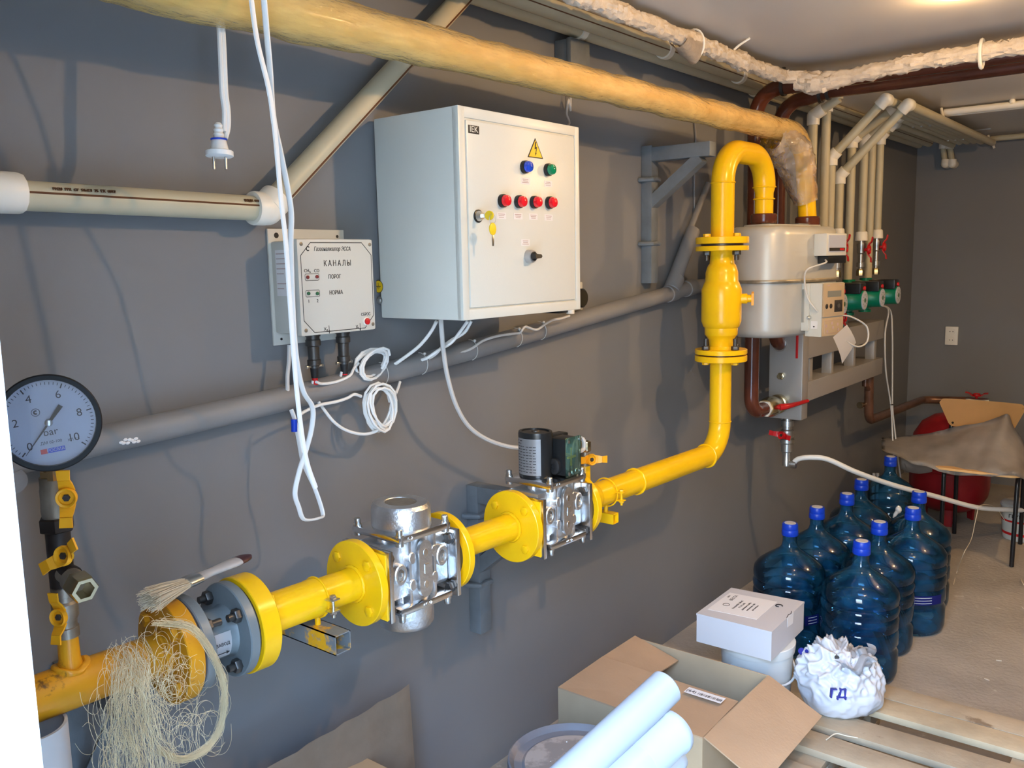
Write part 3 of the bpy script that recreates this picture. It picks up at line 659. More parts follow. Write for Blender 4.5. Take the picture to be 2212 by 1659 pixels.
for i in range(4):
    a = PI/4+PI/2*i+.4; c = V((RX.x+.068*math.cos(a), RX.y+.068*math.sin(a), VZ0)); b = MB(); b.hexn(c, c-V((0, 0, .009)), .012); b.build('bolt', 'yellow', t)
# stub with small valve on top
c = g(2.005)
b = MB(); b.lathe(c, (0, 0, 1), [(.03, .0155), (.095, .0145), (.098, .013)], 24); b.build('valve_stub', 'yellow', t)
sv = thing('small_gas_valve', 'small brass valve with yellow wing handle upright behind the solenoid', 'valve', c+V((0, 0, .098)))
b = MB(); b.lathe(c+V((0, 0, .095)), (0, 0, 1), [(0, .013), (.012, .013), (.014, .0155), (.032, .0165), (.04, .014), (.046, .0125)], 24); b.build('valve_body', 'oldsteel', sv)
b = MB(); b.lathe(c+V((0, 0, .139)), (0, 0, 1), [(0, .0155), (.003, .017), (.026, .017), (.029, .0155), (.029, .0115), (.01, .011)], 6, cap=False); b.build('brass_socket', 'brass', sv)
def wing(root, c, out, along, up, s=1.0, name='wing_handle', m='handle'):
    """butterfly handle: cup + two wings. out: axis of the stem, along: wing direction"""
    out, along = V(out).normalized(), V(along).normalized(); c = V(c)
    b = MB(); b.lathe(c, out, [(0, .006*s), (.010*s, .006*s), (.010*s, .0155*s), (.016*s, .0165*s), (.020*s, .015*s), (.018*s, .012*s), (.014*s, .011*s)], 24)
    n = out.cross(along).normalized()
    for sg in (-1, 1):
        A = [c+out*(.010*s)+along*(sg*.011*s), c+out*(.016*s)+along*(sg*.022*s), c+out*(.023*s)+along*(sg*.030*s), c+out*(.025*s)+along*(sg*.046*s)]
        for i in range(3):
            w0, w1 = (.012, .0105, .009, .010)[i]*s, (.012, .0105, .009, .010)[i+1]*s
            p, q = A[i], A[i+1]; d = (q-p).normalized(); nn = d.cross(n).normalized()*.0016*s
            vs = [b.bm.verts.new(x) for x in (p+n*w0-nn, p-n*w0-nn, q-n*w1-nn, q+n*w1-nn, p+n*w0+nn, p-n*w0+nn, q-n*w1+nn, q+n*w1+nn)]
            for f in ((0, 1, 2, 3), (7, 6, 5, 4), (0, 4, 5, 1), (2, 6, 7, 3), (1, 5, 6, 2), (3, 7, 4, 0)): b.bm.faces.new([vs[k] for k in f])
    h = b.build(name, m, root, sharp=30)
    b = MB(); b.hexn(c+out*.010*s, c+out*.018*s, .006*s); b.build('handle_nut', 'steel', h)
    return h
wing(sv, c+V((.012, 0, .118)), (1, -.35, .1), (.35, 1, -.1), 1, 1.0)

# clamps and square-tube brackets under the line
def clamp_bracket(y, label1, label2, m, mb, xend, x0=0.0, hz=.02):
    zt = GZ-.0405
    t = thing('pipe_clamp', label1, 'pipe clamp', g(y))
    b = MB(); b.tube([g(y)+GN*(.0412*math.cos(a))+V((0, 0, .0412*math.sin(a))) for a in [-1.9+x*.2 for x in range(27)]], .0022, 8); b.build('strap', 'yellow', t)
    c = g(y)+GN*.045+V((0, 0, -.004))
    for dz in (.012, -.012): b = MB(); b.box(c+V((-.004, -.011, dz-.0015)), c+V((.018, .011, dz+.0015)), .001); b.build('clamp_ear', m, t)
    b = MB(); b.cyl(c+V((.009, 0, -.026)), c+V((.009, 0, .018)), .0035, n=12); b.hexn(c+V((.009, 0, .0135)), c+V((.009, 0, .020)), .007); b.hexn(c+V((.009, 0, -.019)), c+V((.009, 0, -.0135)), .007); b.build('clamp_screw', m, t)
    gx = g(y).x; k = thing('square_tube_bracket', label2, 'bracket', (0, y, zt-2*hz))
    b = MB(); h = hz; z0, z1 = zt-.018-2*h, zt-.018; w_ = .0022
    for lo, hi in (((x0, y-h, z0), (xend, y+h, z0+w_)), ((x0, y-h, z1-w_), (xend, y+h, z1)), ((x0, y-h, z0), (xend, y-h+w_, z1)), ((x0, y+h-w_, z0), (xend, y+h, z1))): b.box(lo, hi)
    b.build('square_tube', mb, k)
    b = MB(); b.cyl((gx, y, z1), (gx, y, GZ-.035), .006, n=12); b.build('support_pin', 'yellow', k)
M['brk_yel'] = mat('bracket_dripped_yellow', (.17, .19, .20), .45, var=.1, dirt=(.70, .36, .01), dscale=14, dpos=.52, bump=.2)
clamp_bracket(1.085, 'zinc clamp with screw on the yellow pipe left of the filter', 'open square steel tube bracket with yellow paint drips', 'zinc', 'brk_yel', .285)
clamp_bracket(2.105, 'yellow-painted pipe clamp just right of the solenoid valve', 'small yellow square tube end under the pipe right of the solenoid', 'yellow', 'yellow', .288, hz=.015)

# triangular wall brackets
def wall_bracket(y, ztop, zbot, xend, label, armz, w_=.022, dlow=.2, clips=()):
    t = thing('wall_bracket', label, 'bracket', (0, y, zbot))
    b = MB(); b.box((.001, y-w_, zbot), (.042, y+w_, ztop), .002); b.build('upright', 'bracket', t)
    b = MB(); b.box((.04, y-w_, armz-2*w_), (xend, y+w_, armz), .002); b.build('arm', 'bracket', t)
    p, q = V((.03, y, armz-dlow)), V((xend-.04, y, armz-2*w_)); d = (q-p).normalized(); n = d.cross(V((0, 1, 0)))
    b = MB(); b.prism([p+V((0, -w_*.9, 0))-n*w_*.8, p+V((0, -w_*.9, 0))+n*w_*.8, p+V((0, w_*.9, 0))+n*w_*.8, p+V((0, w_*.9, 0))-n*w_*.8], d, (q-p).length); b.build('brace', 'bracket', t)
    for z in clips: b = MB(); b.tube([(.002, y-w_-.018, z), (.012, y-w_-.016, z), (.046, y-w_+.002, z), (.047, y, z+.003), (.046, y+w_, z)], .008, 8, flat=1); b.build('wall_strap', 'bracket', t)
wall_bracket(1.805, .885, .455, .30, 'grey steel wall bracket with diagonal brace behind the yellow pipe, low on the wall', .885, .0235, .235, (.80, .60))
wall_bracket(2.765, 1.885, 1.412, .26, 'grey steel wall bracket with brace beside the top of the yellow riser', 1.878, .0235, .19, (1.77, 1.55))

# ================================================================ VERTICAL BALL VALVE
t = thing('ball_valve', 'tall bulging yellow ball valve between two bolted flanges on the riser', 'valve', (RX.x, RX.y, 1.17))
b = MB(); b.cyl((RX.x, RX.y, VZ1), (RX.x, RX.y, VZ1+.005), .07, n=36); b.build('gasket', 'steel', t)
b = MB(); b.cyl((RX.x, RX.y, 1.171), (RX.x, RX.y, 1.187), .088, n=52, bev=.0015); b.build('flange', 'yellow', t)
b = MB(); b.lathe((RX.x, RX.y, 1.185), (0, 0, 1), [(0, .048), (.012, .040), (.035, .042), (.048, .052), (.052, .055), (.075, .056), (.079, .0605), (.098, .067), (.205, .067), (.228, .058), (.232, .055), (.262, .054), (.285, .047), (.292, .041), (.318, .039), (.334, .048)], 48)
b.build('body', 'yellow', t)
UZ = 1.519
b = MB(); b.cyl((RX.x, RX.y, UZ), (RX.x, RX.y, UZ+.016), .088, n=52, bev=.0015); b.build('flange', 'yellow', t)
b = MB(); b.cyl((RX.x, RX.y, UZ+.016), (RX.x, RX.y, UZ+.024), .07, n=36); b.build('gasket', 'steel', t)
for i in range(4):
    a = PI/4+PI/2*i+.4; x_, y_ = RX.x+.068*math.cos(a), RX.y+.068*math.sin(a)
    b = MB(); b.hexn((x_, y_, 1.187), (x_, y_, 1.201), .0135); b.cyl((x_, y_, 1.2), (x_, y_, 1.226), .0072, n=14); b.build('stud_and_nut', 'steel', t)
    b = MB(); b.hexn((x_, y_, UZ), (x_, y_, UZ-.014), .0135); b.cyl((x_, y_, UZ-.013), (x_, y_, UZ-.032), .0072, n=14); b.build('stud_and_nut', 'steel', t)
sd = V((.93, .37, 0)).normalized(); c = V((RX.x, RX.y, 1.358))
b = MB(); b.lathe(c+sd*.05, sd, [(0, .017), (.034, .017), (.036, .013), (.05, .013)], 20); b.build('stem', 'yellow', t)
q = c+sd*.098; b = MB(); dn = V((-.25, .1, -1)).normalized(); n_ = sd.cross(dn).normalized()
b.prism([q-n_*.014+V((0, 0, .02)), q+n_*.014+V((0, 0, .02)), q+n_*.014+V((0, 0, -.02)), q-n_*.014+V((0, 0, -.02))], sd, .008)
b.prism([q+V((0, 0, .018)), q+V((0, 0, -.022)), q+V((0, 0, -.028))+n_*.05, q+V((0, 0, .008))+n_*.055], sd, .007); b.build('handle_stub', 'handle', t)

# ================================================================ ARCH INTO THE METER
S1, S2, MZ = V((.300, 3.10, 0)), V((.355, 3.385, 0)), 1.620
t = thing('gas_pipe', 'yellow inverted-U gas pipe from the valve top into the meter', 'gas pipe', (RX.x, RX.y, UZ+.024))
b = MB(); b.cyl((RX.x, RX.y, UZ+.024), (RX.x, RX.y, UZ+.046), .088, n=52, bev=.0015); b.build('flange', 'yellow', t)
for i in range(4):
    a = PI/4+PI/2*i+.4; c = V((RX.x+.068*math.cos(a), RX.y+.068*math.sin(a), UZ+.046)); b = MB(); b.hexn(c, c+V((0, 0, .011)), .0125); b.build('bolt', 'yellow', t)
ZT = 1.852
p = fillet([(RX.x, RX.y, UZ+.045), (RX.x, RX.y, ZT), (S1.x, S1.y, ZT), (S1.x, S1.y, MZ+.03)], .105, 12)
def ra(tt): return .0385 if tt < .86 else .0385-.006*min(1, (tt-.86)/.03)
n_p = []
for i in range(len(p)-1):
    k = max(1, int((p[i+1]-p[i]).length/.012))
    n_p += [p[i].lerp(p[i+1], j/k) for j in range(k)]
n_p.append(p[-1])
b = MB(); b.tube(n_p, ra, 40); b.build('pipe', 'yellow', t)
for cc, ax_, z in ((RX, None, ZT-.108), (S1, None, ZT-.108), (S1, None, ZT-.15)):
    b = MB(); r_ = .0392 if z > 1.71 else .036; b.tube([(cc.x+r_*math.cos(a), cc.y+r_*math.sin(a), z) for a in [x*PI/16 for x in range(32)]], .0028, 7, closed=True, rn=.4, rs=90); b.build('weld_bead', 'yellow', t)
b = MB(); b.lathe((S1.x, S1.y, MZ-.004), (0, 0, 1), [(0, .044), (.004, .046), (.030, .046), (.034, .041)], 36); b.build('union_nut', 'brown', t)

# ================================================================ GAS METER
md = (S2-S1).normalized(); mn = V((md.y, -md.x, 0)); LM = (S2-S1).length
TM = Matrix(((mn.x, md.x, 0, S1.x), (mn.y, md.y, 0, S1.y), (0, 0, 1, 0), (0, 0, 0, 1)))   # x out, y along
t = thing('gas_meter', 'bulky grey diaphragm gas meter with a mid seam under the yellow arch', 'gas meter', (S1.x, S1.y, 1.22))
def oblong(x0, x1, ya, yb, r, n=8):
    out = []
    for cx_, cy_, a0_ in ((x1-r, yb-r, 0), (x0+r, yb-r, PI/2), (x0+r, ya+r, PI), (x1-r, ya+r, 1.5*PI)):
        out += [(cx_+r*math.cos(a0_+k*PI/2/n), cy_+r*math.sin(a0_+k*PI/2/n)) for k in range(n+1)]
    return out
def shell(levels, name, m):
    b = MB(TM); rings = []
    for z, ins in levels: rings.append([b.bm.verts.new((x, y, z)) for x, y in oblong(-.125+ins, .125-ins, -.115+ins, LM+.075-ins, max(.02, .095-ins))])
    for A, B_ in zip(rings, rings[1:]):
        for i in range(len(A)): j = (i+1) % len(A); b.bm.faces.new((A[i], A[j], B_[j], B_[i]))
    b.bm.faces.new(rings[0][::-1]); b.bm.faces.new(rings[-1])
    for r_ in rings: b._x(r_)
    return b.build(name, m, t, sharp=50)
shell([(1.412, 0), (1.570, .004), (1.588, .008), (1.599, .018), (1.604, .034), (1.6045, .06), (1.611, .064), (1.612, .08)], 'upper_shell', 'meter')
shell([(1.206, .06), (1.207, .035), (1.212, .020), (1.222, .010), (1.24, .006), (1.405, .002)], 'lower_shell', 'meter')
shell([(1.402, 0), (1.402, -.006), (1.405, -.008), (1.411, -.008), (1.414, -.006), (1.414, 0)], 'seam_band', 'oldsteel')
b = MB(TM); b.lathe((0, LM, MZ-.016), (0, 0, 1), [(0, .044), (.004, .046), (.034, .046), (.040, .041)], 36); b.build('outlet_nut', 'brown', t)
b = MB(TM); b.box((.122, LM-.155, 1.495), (.172, LM-.015, 1.575), .003); ix = b.build('index_box', 'ana', t)
b = MB(TM); b.box((.172, LM-.140, 1.508), (.1735, LM-.025, 1.568)); b.build('index_window', 'dial', ix)
b = MB(TM); b.box((.1735, LM-.137, 1.512), (.175, LM-.031, 1.523)); b.build('digit_wheels', 'ink', ix)
b = MB(TM); b.box((.175, LM-.067, 1.514), (.1755, LM-.037, 1.521)); b.build('red_digits', 'red', ix)
b = MB(TM); b.box((.122, LM-.13, 1.467), (.166, LM-.005, 1.4945), .003); b.build('pulse_plug', 'blackpl', ix)
b = MB(TM); b.box((-.02, LM-.11, 1.611), (.03, LM-.04, 1.617), .001); b.build('mount_clip', 'bracket', t)

# electronic corrector hanging below the index
TC = TM @ Matrix.Translation((.120, LM-.17, 1.208))
k = thing('volume_corrector', 'pale electronic gas corrector with screen fixed to the meter front', 'electronic corrector', TC @ V((0, 0, 0)))
b = MB(TC); b.box((.0, -.055, .02), (.03, -.047, .19), .001); b.box((0, -.055, .05), (.012, .10, .17)); b.build('mount_plate', 'ana', k)
b = MB(TC); b.prism([(.012, -.045, 0), (.075, -.045, 0), (.075, -.045, .12), (.075, -.045, .19), (.012, -.045, .19)], (0, 1, 0), .145)
hs = b.build('housing', 'ana', k)
b = MB(TC); b.box((.075, -.044, .070), (.081, .099, .189), .002); fp = b.build('front_panel', 'cardin', k)
b = MB(TC); b.box((.075, -.044, .001), (.079, .099, .066), .002); b.build('lower_panel', 'cardin', k)
b = MB(TC); b.box((.081, -.018, .140), (.0816, .075, .162)); b.build('screen', 'lcd', fp)
for y in (-.022, .006):
    b = MB(TC); b.lathe((.081, y, .108), (1, 0, 0), [(0, .009), (.001, .009), (.002, .007)], 18); b.build('button', 'ink', fp)
b = MB(TC); b.box((.081, .030, .085), (.0816, .085, .128), .0005); b.lathe((.0815, .058, .107), (1, 0, 0), [(0, .016), (.001, .016)], 20); b.build('optical_port', 'ink', fp)
b = MB(TC); b.lathe((.082, .058, .107), (1, 0, 0), [(0, .009), (.0015, .009)], 18); b.build('port_ring', 'zinc', fp)
b = MB(TC); b.tube([(.0793, -.03, .01), (.0793, .085, .01), (.0793, .085, .056), (.0793, -.03, .056)], .0006, 4, closed=True)
for y, z in ((-.018, .038), (.02, .046), (.028, .03), (.06, .04), (-.01, .018), (.065, .02)): b.lathe((.079, y, z), (1, 0, 0), [(0, .006), (.0006, .006)], 12)
for y in (-.02, .06): b.box((.081, y, .180), (.0815, y+.016, .183))
b.build('panel_markings', bpy.data.materials['faded_print'], k)
b = MB(TC); b.box((.035, -.0462, .028), (.060, -.045, .056)); b.build('side_sticker', 'paper', k)
b = MB(TC); b.cyl((.047, -.0468, .036), (.047, -.0458, .036), .003, n=12); b.build('sticker_dot', 'ink', k)
b = MB(TC); b.lathe((.03, -.046, .068), (0, -1, 0), [(0, .007), (.012, .006), (.014, .004)], 14); b.build('sealing_screw', 'zinc', k)
p0 = TM @ V((.155, LM-.13, 1.48)); pc = TC
cable('signal_cable', [p0, p0+V((.01, -.03, -.01)), TC @ V((.03, -.07, .24)), TC @ V((.02, -.07, .20)), TC @ V((.03, -.065, .14)), TC @ V((.055, -.055, .10)), TC @ V((.06, -.046, .09))], .0032, 'cordg', 'thin cable curling from the meter index down to the corrector')
cable('signal_cable', [TC @ V((.07, .06, 0)), TC @ V((.09, .09, -.02)), TC @ V((.10, .17, -.05)), TC @ V((.10, .24, -.035)), TC @ V((.09, .25, .02)), TC @ V((.07, .17, .06)), TC @ V((.06, .10, .07))], .0032, 'cordg', 'thin cable looping out at the right of the corrector')
gp = [[TC @ V((.085+.012*math.sin(v*2), .02+u*.095+v*.05-.03*0, -.005-v*.0+.04*u-.085*(1-u)*0-.10*v*(1-u*.3))) for v in (0, .35, .7, 1)] for u in (0, .3, .6, 1)]
tag(MB().sheet(gp, .0006).build('paper_tag', 'paper'), 'white paper tag hanging under the electronic corrector', 'tag')

# ================================================================ WRAPPED OVERHEAD PIPE
wp = fillet([(.200, .30, 1.962), (.335, 3.22+.15, 1.950), (S2.x, S2.y, MZ+.02)], .13, 14)
wp = [V(q) for q in wp]
t = thing('wrapped_gas_pipe', 'long yellow gas pipe swaddled in clear plastic film, running overhead to the meter', 'gas pipe', wp[0])
den = []
for i in range(len(wp)-1):
    kx = max(1, int((wp[i+1]-wp[i]).length/.02)); den += [wp[i].lerp(wp[i+1], j/kx) for j in range(kx)]
den.append(wp[-1])
b = MB(); b.tube(den, .0335, 32); b.build('pipe', 'yellow', t)
def rw(tt):
    y = .3+tt*3.2
    return .041+.010*max(0, 1-abs(y-.95)/.7)+.0015*math.sin(y*23)
wd = [q for q in den if q.z > 1.90]
b = MB(); b.tube(wd, rw, 44, cap=False, rn=.10, rs=14); b.build('plastic_wrap', 'clear', t)
# bunched film hanging off the elbow
bd_ = [q for q in den if q.y > 3.14 and q.z > 1.70]
hang = V((-.015, -.045, -.045)); nb_ = len(bd_)
bp2 = [q+hang*math.sin(PI*min(1, .25+i/nb_*.75)) for i, q in enumerate(bd_)]
b = MB(); b.tube(bp2, lambda tt: .043+.030*math.sin(PI*min(1, tt*1.02)), 44, cap=False, rn=.20, rs=30); b.build('bunched_wrap', 'clear2', t)

# ================================================================ PRESSURE GAUGE RISER
RG = g(.602); rx, ry = RG.x, RG.y
def zpx(py): return at(130, py, y=ry).z
t = thing('gauge_ball_valve', 'lowest small valve on the gauge riser, yellow wing handle facing forward', 'valve', (rx, ry, .93))
b = MB(); b.lathe((rx, ry, .915), (0, 0, 1), [(0, .0185), (.016, .0185), (.017, .0165), (.028, .0165), (.034, .020), (.056, .020), (.060, .0165), (.068, .0165), (.069, .0185), (.085, .0185)], 26); b.build('valve_body', 'oldsteel', t)
wing(t, at(140, 1328, y=ry-.018), (.45, -1, .1), (-.05, .05, 1), 1, .88)
t = thing('pipe_nipple', 'black iron pipe nipple with side branch in the middle of the gauge riser', 'pipe fitting', (rx, ry, 1.02))
b = MB(); b.lathe((rx, ry, .998), (0, 0, 1), [(0, .0185), (.095, .0185)], 26); b.lathe((rx, ry, 1.025), (.92, 0, 0), [(0, .016), (.04, .015)], 22); b.build('pipe_body', 'darkiron', t)
t = thing('side_drain_valve', 'side valve with tilted yellow wing handle and open brass socket on the gauge riser', 'valve', (rx+.035, ry-.015, 1.045))
d_ = V((.92, -.02, -.16)).normalized(); c = V((rx+.014, ry-.002, 1.024))
b = MB(); b.lathe(c, d_, [(0, .0145), (.02, .0145), (.024, .018), (.044, .018)], 24); b.build('valve_body', 'oldsteel', t)
b = MB(); b.lathe(c+d_*.040, d_, [(.002, .019), (.004, .0225), (.028, .0225), (.032, .0205), (.032, .0145), (.006, .014)], 6, cap=False); b.build('brass_socket', 'brass', t)
b = MB(); b.lathe(c+d_*.046, d_, [(0, .0145), (.001, .0005)], 20, cap=False); b.build('bore', 'oldsteel', t)
wing(t, at(153, 1198, y=ry-.022), (.35, -1, .2), (.80, .25, .55), 1, .95)
t = thing('gauge_stop_valve', 'upper steel ball valve with yellow wing handle just under the round gauge', 'valve', (rx, ry, 1.14))
b = MB(); b.lathe((rx, ry, 1.091), (0, 0, 1), [(0, .024), (.002, .0265), (.021, .0265), (.023, .024)], 6); b.build('hex_nut', 'darkiron', t)
b = MB(); b.lathe((rx, ry, 1.113), (0, 0, 1), [(0, .020), (.014, .0215), (.024, .0205), (.045, .0205), (.049, .0195), (.066, .0195)], 26); b.build('valve_body', 'oldsteel', t)
b = MB(); b.lathe((rx, ry, 1.177), (0, 0, 1), [(0, .018), (.012, .018), (.013, .013), (.026, .013)], 6); b.build('brass_adapter', 'brass', t)
wing(t, at(150, 1070, y=ry-.012), (.85, -.75, .0), (.02, .02, 1), 1, .95)
gc = at(105, 912, y=ry-.03); nd = (CAM-gc); nd = V((nd.x, nd.y, nd.z*.4)).normalized(); gu = V((0, 0, 1)); gr_ = gu.cross(nd).normalized(); gu = nd.cross(gr_)
roll_ = .10; g1 = gr_*math.cos(roll_)+gu*math.sin(roll_); g2 = nd.cross(g1)
RGM = Matrix([[g1[i], g2[i], nd[i]] for i in range(3)])
t = thing('pressure_gauge', 'round black-rimmed pressure gauge reading zero to ten bar, top of the riser at left', 'pressure gauge', gc)
Rr = .0715
b = MB(); b.lathe(gc-nd*.03, nd, [(0, Rr*.9), (.006, Rr*.96), (.030, Rr*.97), (.032, Rr), (.044, Rr), (.046, Rr*.975), (.046, Rr*.885), (.036, Rr*.88)], 64); b.build('case', 'gcase', t)
b = MB(); b.cyl(gc+nd*.006, gc+nd*.0075, Rr*.885, n=60); dl = b.build('dial', 'dial', t)
def dp_(a, r): return gc+nd*.0077+g1*(r*math.sin(a))+g2*(r*math.cos(a))
b = MB()
for i in range(51):
    a = math.radians(-135+270*i/50); big = i % 10 == 0; r0, r1 = Rr*(.74 if big else .785), Rr*.84; w_ = .0009 if big else .00045
    tt = g1*math.cos(a)-g2*math.sin(a); p, q = dp_(a, r0), dp_(a, r1)
    b.prism([p-tt*w_, p+tt*w_, q+tt*w_, q-tt*w_], nd, .0003)
b.build('scale_ticks', 'ink', dl)
for i, s_ in enumerate(('0', '2', '4', '6', '8', '10')):
    a = math.radians(-135+54*i); text(s_, .0165, dp_(a, Rr*(.60 if s_ != '10' else .56)), RGM, 'ink', dl, name='number')
text('bar', .015, gc+nd*.0077-g2*.014, RGM, 'ink', dl, name='unit_lettering')
b = MB(); b.tube([gc+nd*.0078-g1*.014+g2*.018+g1*(.0055*math.cos(a))+g2*(.0055*math.sin(a)) for a in [x*PI/8 for x in range(16)]], .0005, 4, closed=True); b.tube([gc+nd*.0078-g1*.014+g2*.018+g1*(.0022*math.cos(a))+g2*(.0022*math.sin(a)) for a in [.8+x*.35 for x in range(14)]], .0011, 5)
b.build('approval_mark', 'ink', dl)
for sx, w_, mt in ((-.0135, .0045, 'red'), (.003, .0115, 'blue')):
    b = MB(); c = gc+nd*.0076-g2*.041+g1*sx; b.prism([c-g1*w_-g2*.0035, c+g1*w_-g2*.0035, c+g1*w_+g2*.0035, c-g1*w_+g2*.0035], nd, .0004); b.build('logo_patch', mt, dl)
text('РОСМА', .0065, gc+nd*.0082-g2*.041+g1*.002, RGM, 'dial', dl, name='logo_lettering')
b = MB()
for k in range(2):
    c = gc+nd*.0077-g2*(.0285+.0*k)+g1*(0 if k == 0 else .0)
text('КЛ 2.5', .0055, gc+nd*.0078-g2*.031+g1*.028, RGM, 'ink', dl, name='class_lettering')
text('ДМ 02-100', .006, gc+nd*.0078-g2*.029-g1*.002, RGM, 'ink', dl, name='type_lettering')
a = math.radians(-138); p = dp_(a, Rr*.78)+nd*.004; q = dp_(a+PI, Rr*.42)+nd*.004; tt = g1*math.cos(a)-g2*math.sin(a)
b = MB(); b.prism([p-tt*.0003, p+tt*.0003, gc+nd*.0117+tt*.0016, gc+nd*.0117-tt*.0016], nd, .0008); b.prism([gc+nd*.0117-tt*.002, gc+nd*.0117+tt*.002, q+tt*.0034, q-tt*.0034], nd, .0008); pn = b.build('pointer', 'ink', t)
b = MB(); b.lathe(gc+nd*.008, nd, [(0, .0055), (.006, .005), (.007, .0035)], 22); b.build('pointer_hub', 'zinc', pn)
b = MB(); b.lathe(gc+nd*.0155, nd, [(0, Rr*.885), (.0006, Rr*.885)], 60); b.build('glass', 'glass', t)
b = MB(); b.lathe(V((gc.x-nd.x*.012, gc.y-nd.y*.012, gc.z-Rr*.98)), (0, 0, -1), [(-.008, .010), (.02, .010)], 6); b.build('threaded_stem', 'brass', t)

# ================================================================ GREY PIPE ALONG THE WALL + CABLE TIES
gp0, gp1 = V((.04, .28, 1.172)), V((.04, 3.02, 1.385))
GPK = [V((.04, .28, 1.170)), V((.04, .62, 1.187)), V((.04, 1.19, 1.217)), V((.04, 1.65, 1.254)), V((.04, 2.117, 1.297)), V((.04, 3.03, 1.385))]
def gpt(y):
    for a_, b_ in zip(GPK, GPK[1:]):
        if y <= b_.y or b_ is GPK[-1]: return a_.lerp(b_, (y-a_.y)/(b_.y-a_.y))
t = thing('sloping_wall_pipe', 'grey-painted pipe sloping up along the whole grey wall behind the gauge', 'pipe', gp0)
b = MB(); b.tube(spline(GPK, 8), .0265, 30); b.build('pipe', 'wallpipe', t)
b = MB(); b.cyl(gpt(2.86), gpt(2.92), .031, n=30, bev=.002)
b.cyl(gpt(2.875), V((.04, 3.06, 1.60)), .0262, n=28); b.cyl(gpt(2.89)+V((0, 0, .01)), gpt(2.89)+V((0, .04, .055)), .031, n=28, bev=.002); b.build('branch_tee', 'wallpipe', t)
b = MB(); b.cyl(gpt(3.0), gpt(3.06), .031, n=30, bev=.002); b.cyl(gpt(3.05), V((.04, 3.5, 1.40)), .0265, n=28); b.build('coupling', 'wallpipe', t)
b = MB(); b.tube(spline([V((.03, 3.02, 1.56)), V((.03, 3.10, 1.66)), V((.03, 3.2, 1.78))], 4), .012, 10); b.build('thin_conduit', 'wallpipe', t)
for i, (px, zt) in enumerate(((836, 0), (922, 0), (1031, 0), (1128, 0), (1180, 0))):
    y = at(px, 760, x=.066).y; c = gpt(y)
    b = MB(); b.tube([c+V((.0278*math.cos(a), 0, .0278*math.sin(a))) for a in [-1.3+.2*x for x in range(16)]], .0011, 6); b.sphere(c+V((.018, .0, .026)), .0042, u=10, v=6)
    nm = ('above the lower cable coil', 'left of the drooping solenoid cable', 'just right of the drooping solenoid cable', 'where a flat cable is tucked under it', 'furthest right, under the cabinet corner')[i]
    tag(b.build('cable_tie', 'cordg'), 'pale cable tie round the grey wall pipe, '+nm, 'cable tie', 'cable ties on the grey pipe')
# pipe stub & chipped plaster at left
b = MB(); b.cyl((.0, at(25, 1005, x=.03).y, 1.155), (.06, at(25, 1005, x=.06).y, 1.155), .022, n=22); tag(b.build('pipe_stub', 'wallpipe'), 'short grey pipe stub on the wall beneath the gauge', 'pipe')
q = at(272, 950, x=.06); b = MB()
for i in range(9): b.sphere(q+V((.006, -.012+.004*i, random.uniform(-.006, .006))), .0045, (.3, 1, .7), 8, 5)
tag(b.build('plaster_drip', 'paper'), 'white plaster smear under the grey pipe right of the gauge', 'plaster drip')

# ================================================================ PPR PIPES
def ppr(b, p, q, r=.025): b.cyl(p, q, r, n=28)
X5 = .05
e0 = V((X5, 1.135, 1.617)); pl0 = V((X5, .30, 1.628)); pl1 = V((X5, 1.90, 2.27))
up = (V((X5, 1.777, 2.161))-V((X5, 1.145, 1.612))).normalized()
t = thing('ppr_pipe', 'thick olive plastic pipe with brown stripe, level then climbing steeply behind the cabinet', 'pipe', e0)
b = MB(); ppr(b, pl0, e0); b.build('pipe', 'ppr', t)
b = MB(); b.cyl(pl0+V((.0235, 0, .004)), e0+V((.0235, 0, .004)), .0022, n=6); b.build('stripe', 'stripe', t)
pe = e0+up*.86
b = MB(); ppr(b, e0, pe); b.build('pipe', 'ppr', t)
ofs = V((.0215, .009, -.0095)); b = MB(); b.cyl(e0+ofs, pe+ofs, .0024, n=6); b.build('stripe', 'stripe', t)
b = MB(); dd = V((0, -1, .013)).normalized(); b.lathe(e0+dd*.035, -dd, [(0, .0335), (.004, .0345), (.03, .034)], 30); b.lathe(e0+up*.035, -up, [(0, .0335), (.004, .0345), (.03, .034)], 30); b.sphere(e0, .0335, u=26, v=16); b.build('elbow', 'pprw', t)
b = MB(); c = at(4, 427, x=X5); b.lathe(V((X5, c.y+.03, 1.627)), (0, -1, 0), [(0, .0325), (.006, .034), (.06, .034)], 12); b.build('coupling', 'pprw', t)
for px, s_ in ((170, 'PN20  PPR  GF  50x8.3  25  ЕК  0012'), (530, 'ВОДА  PPR')): c = at(px, 420 if px < 300 else 442, x=X5); text(s_, .007, (X5+.0225, c.y, pl0.lerp(e0, (c.y-.3)/.835).z+.0125), FX, 'stripe', t, ext=.0025)

# two grey runs tucked under the ceiling along the wall
for i, (x_, z_, r_, lb) in enumerate(((.105, 2.188, .026, 'dull olive pipe with dark stripe under the ceiling, nearest the cream foam'), (.045, 2.185, .026, 'dull olive pipe under the ceiling, hard against the wall'))):
    t = thing('ceiling_run_pipe', lb, 'pipe', (x_, .3, z_))
    b = MB(); b.cyl((x_, .3, z_), (x_, 6.15, z_), r_, n=26); b.build('pipe', 'ppr', t)
    b = MB(); b.cyl((x_+.024, .3, z_-.008), (x_+.024, 6.15, z_-.008), .002, n=6); b.build('stripe', 'stripe', t)
    for yy in ((2.72, 3.3) if i == 0 else (2.3, 3.6)): b = MB(); b.hollow((x_, yy-.012, z_), (x_, yy+.012, z_), r_+.006, r_); b.build('pipe_clip', 'pprw', t)
q = at(1720, 190, x=.10)
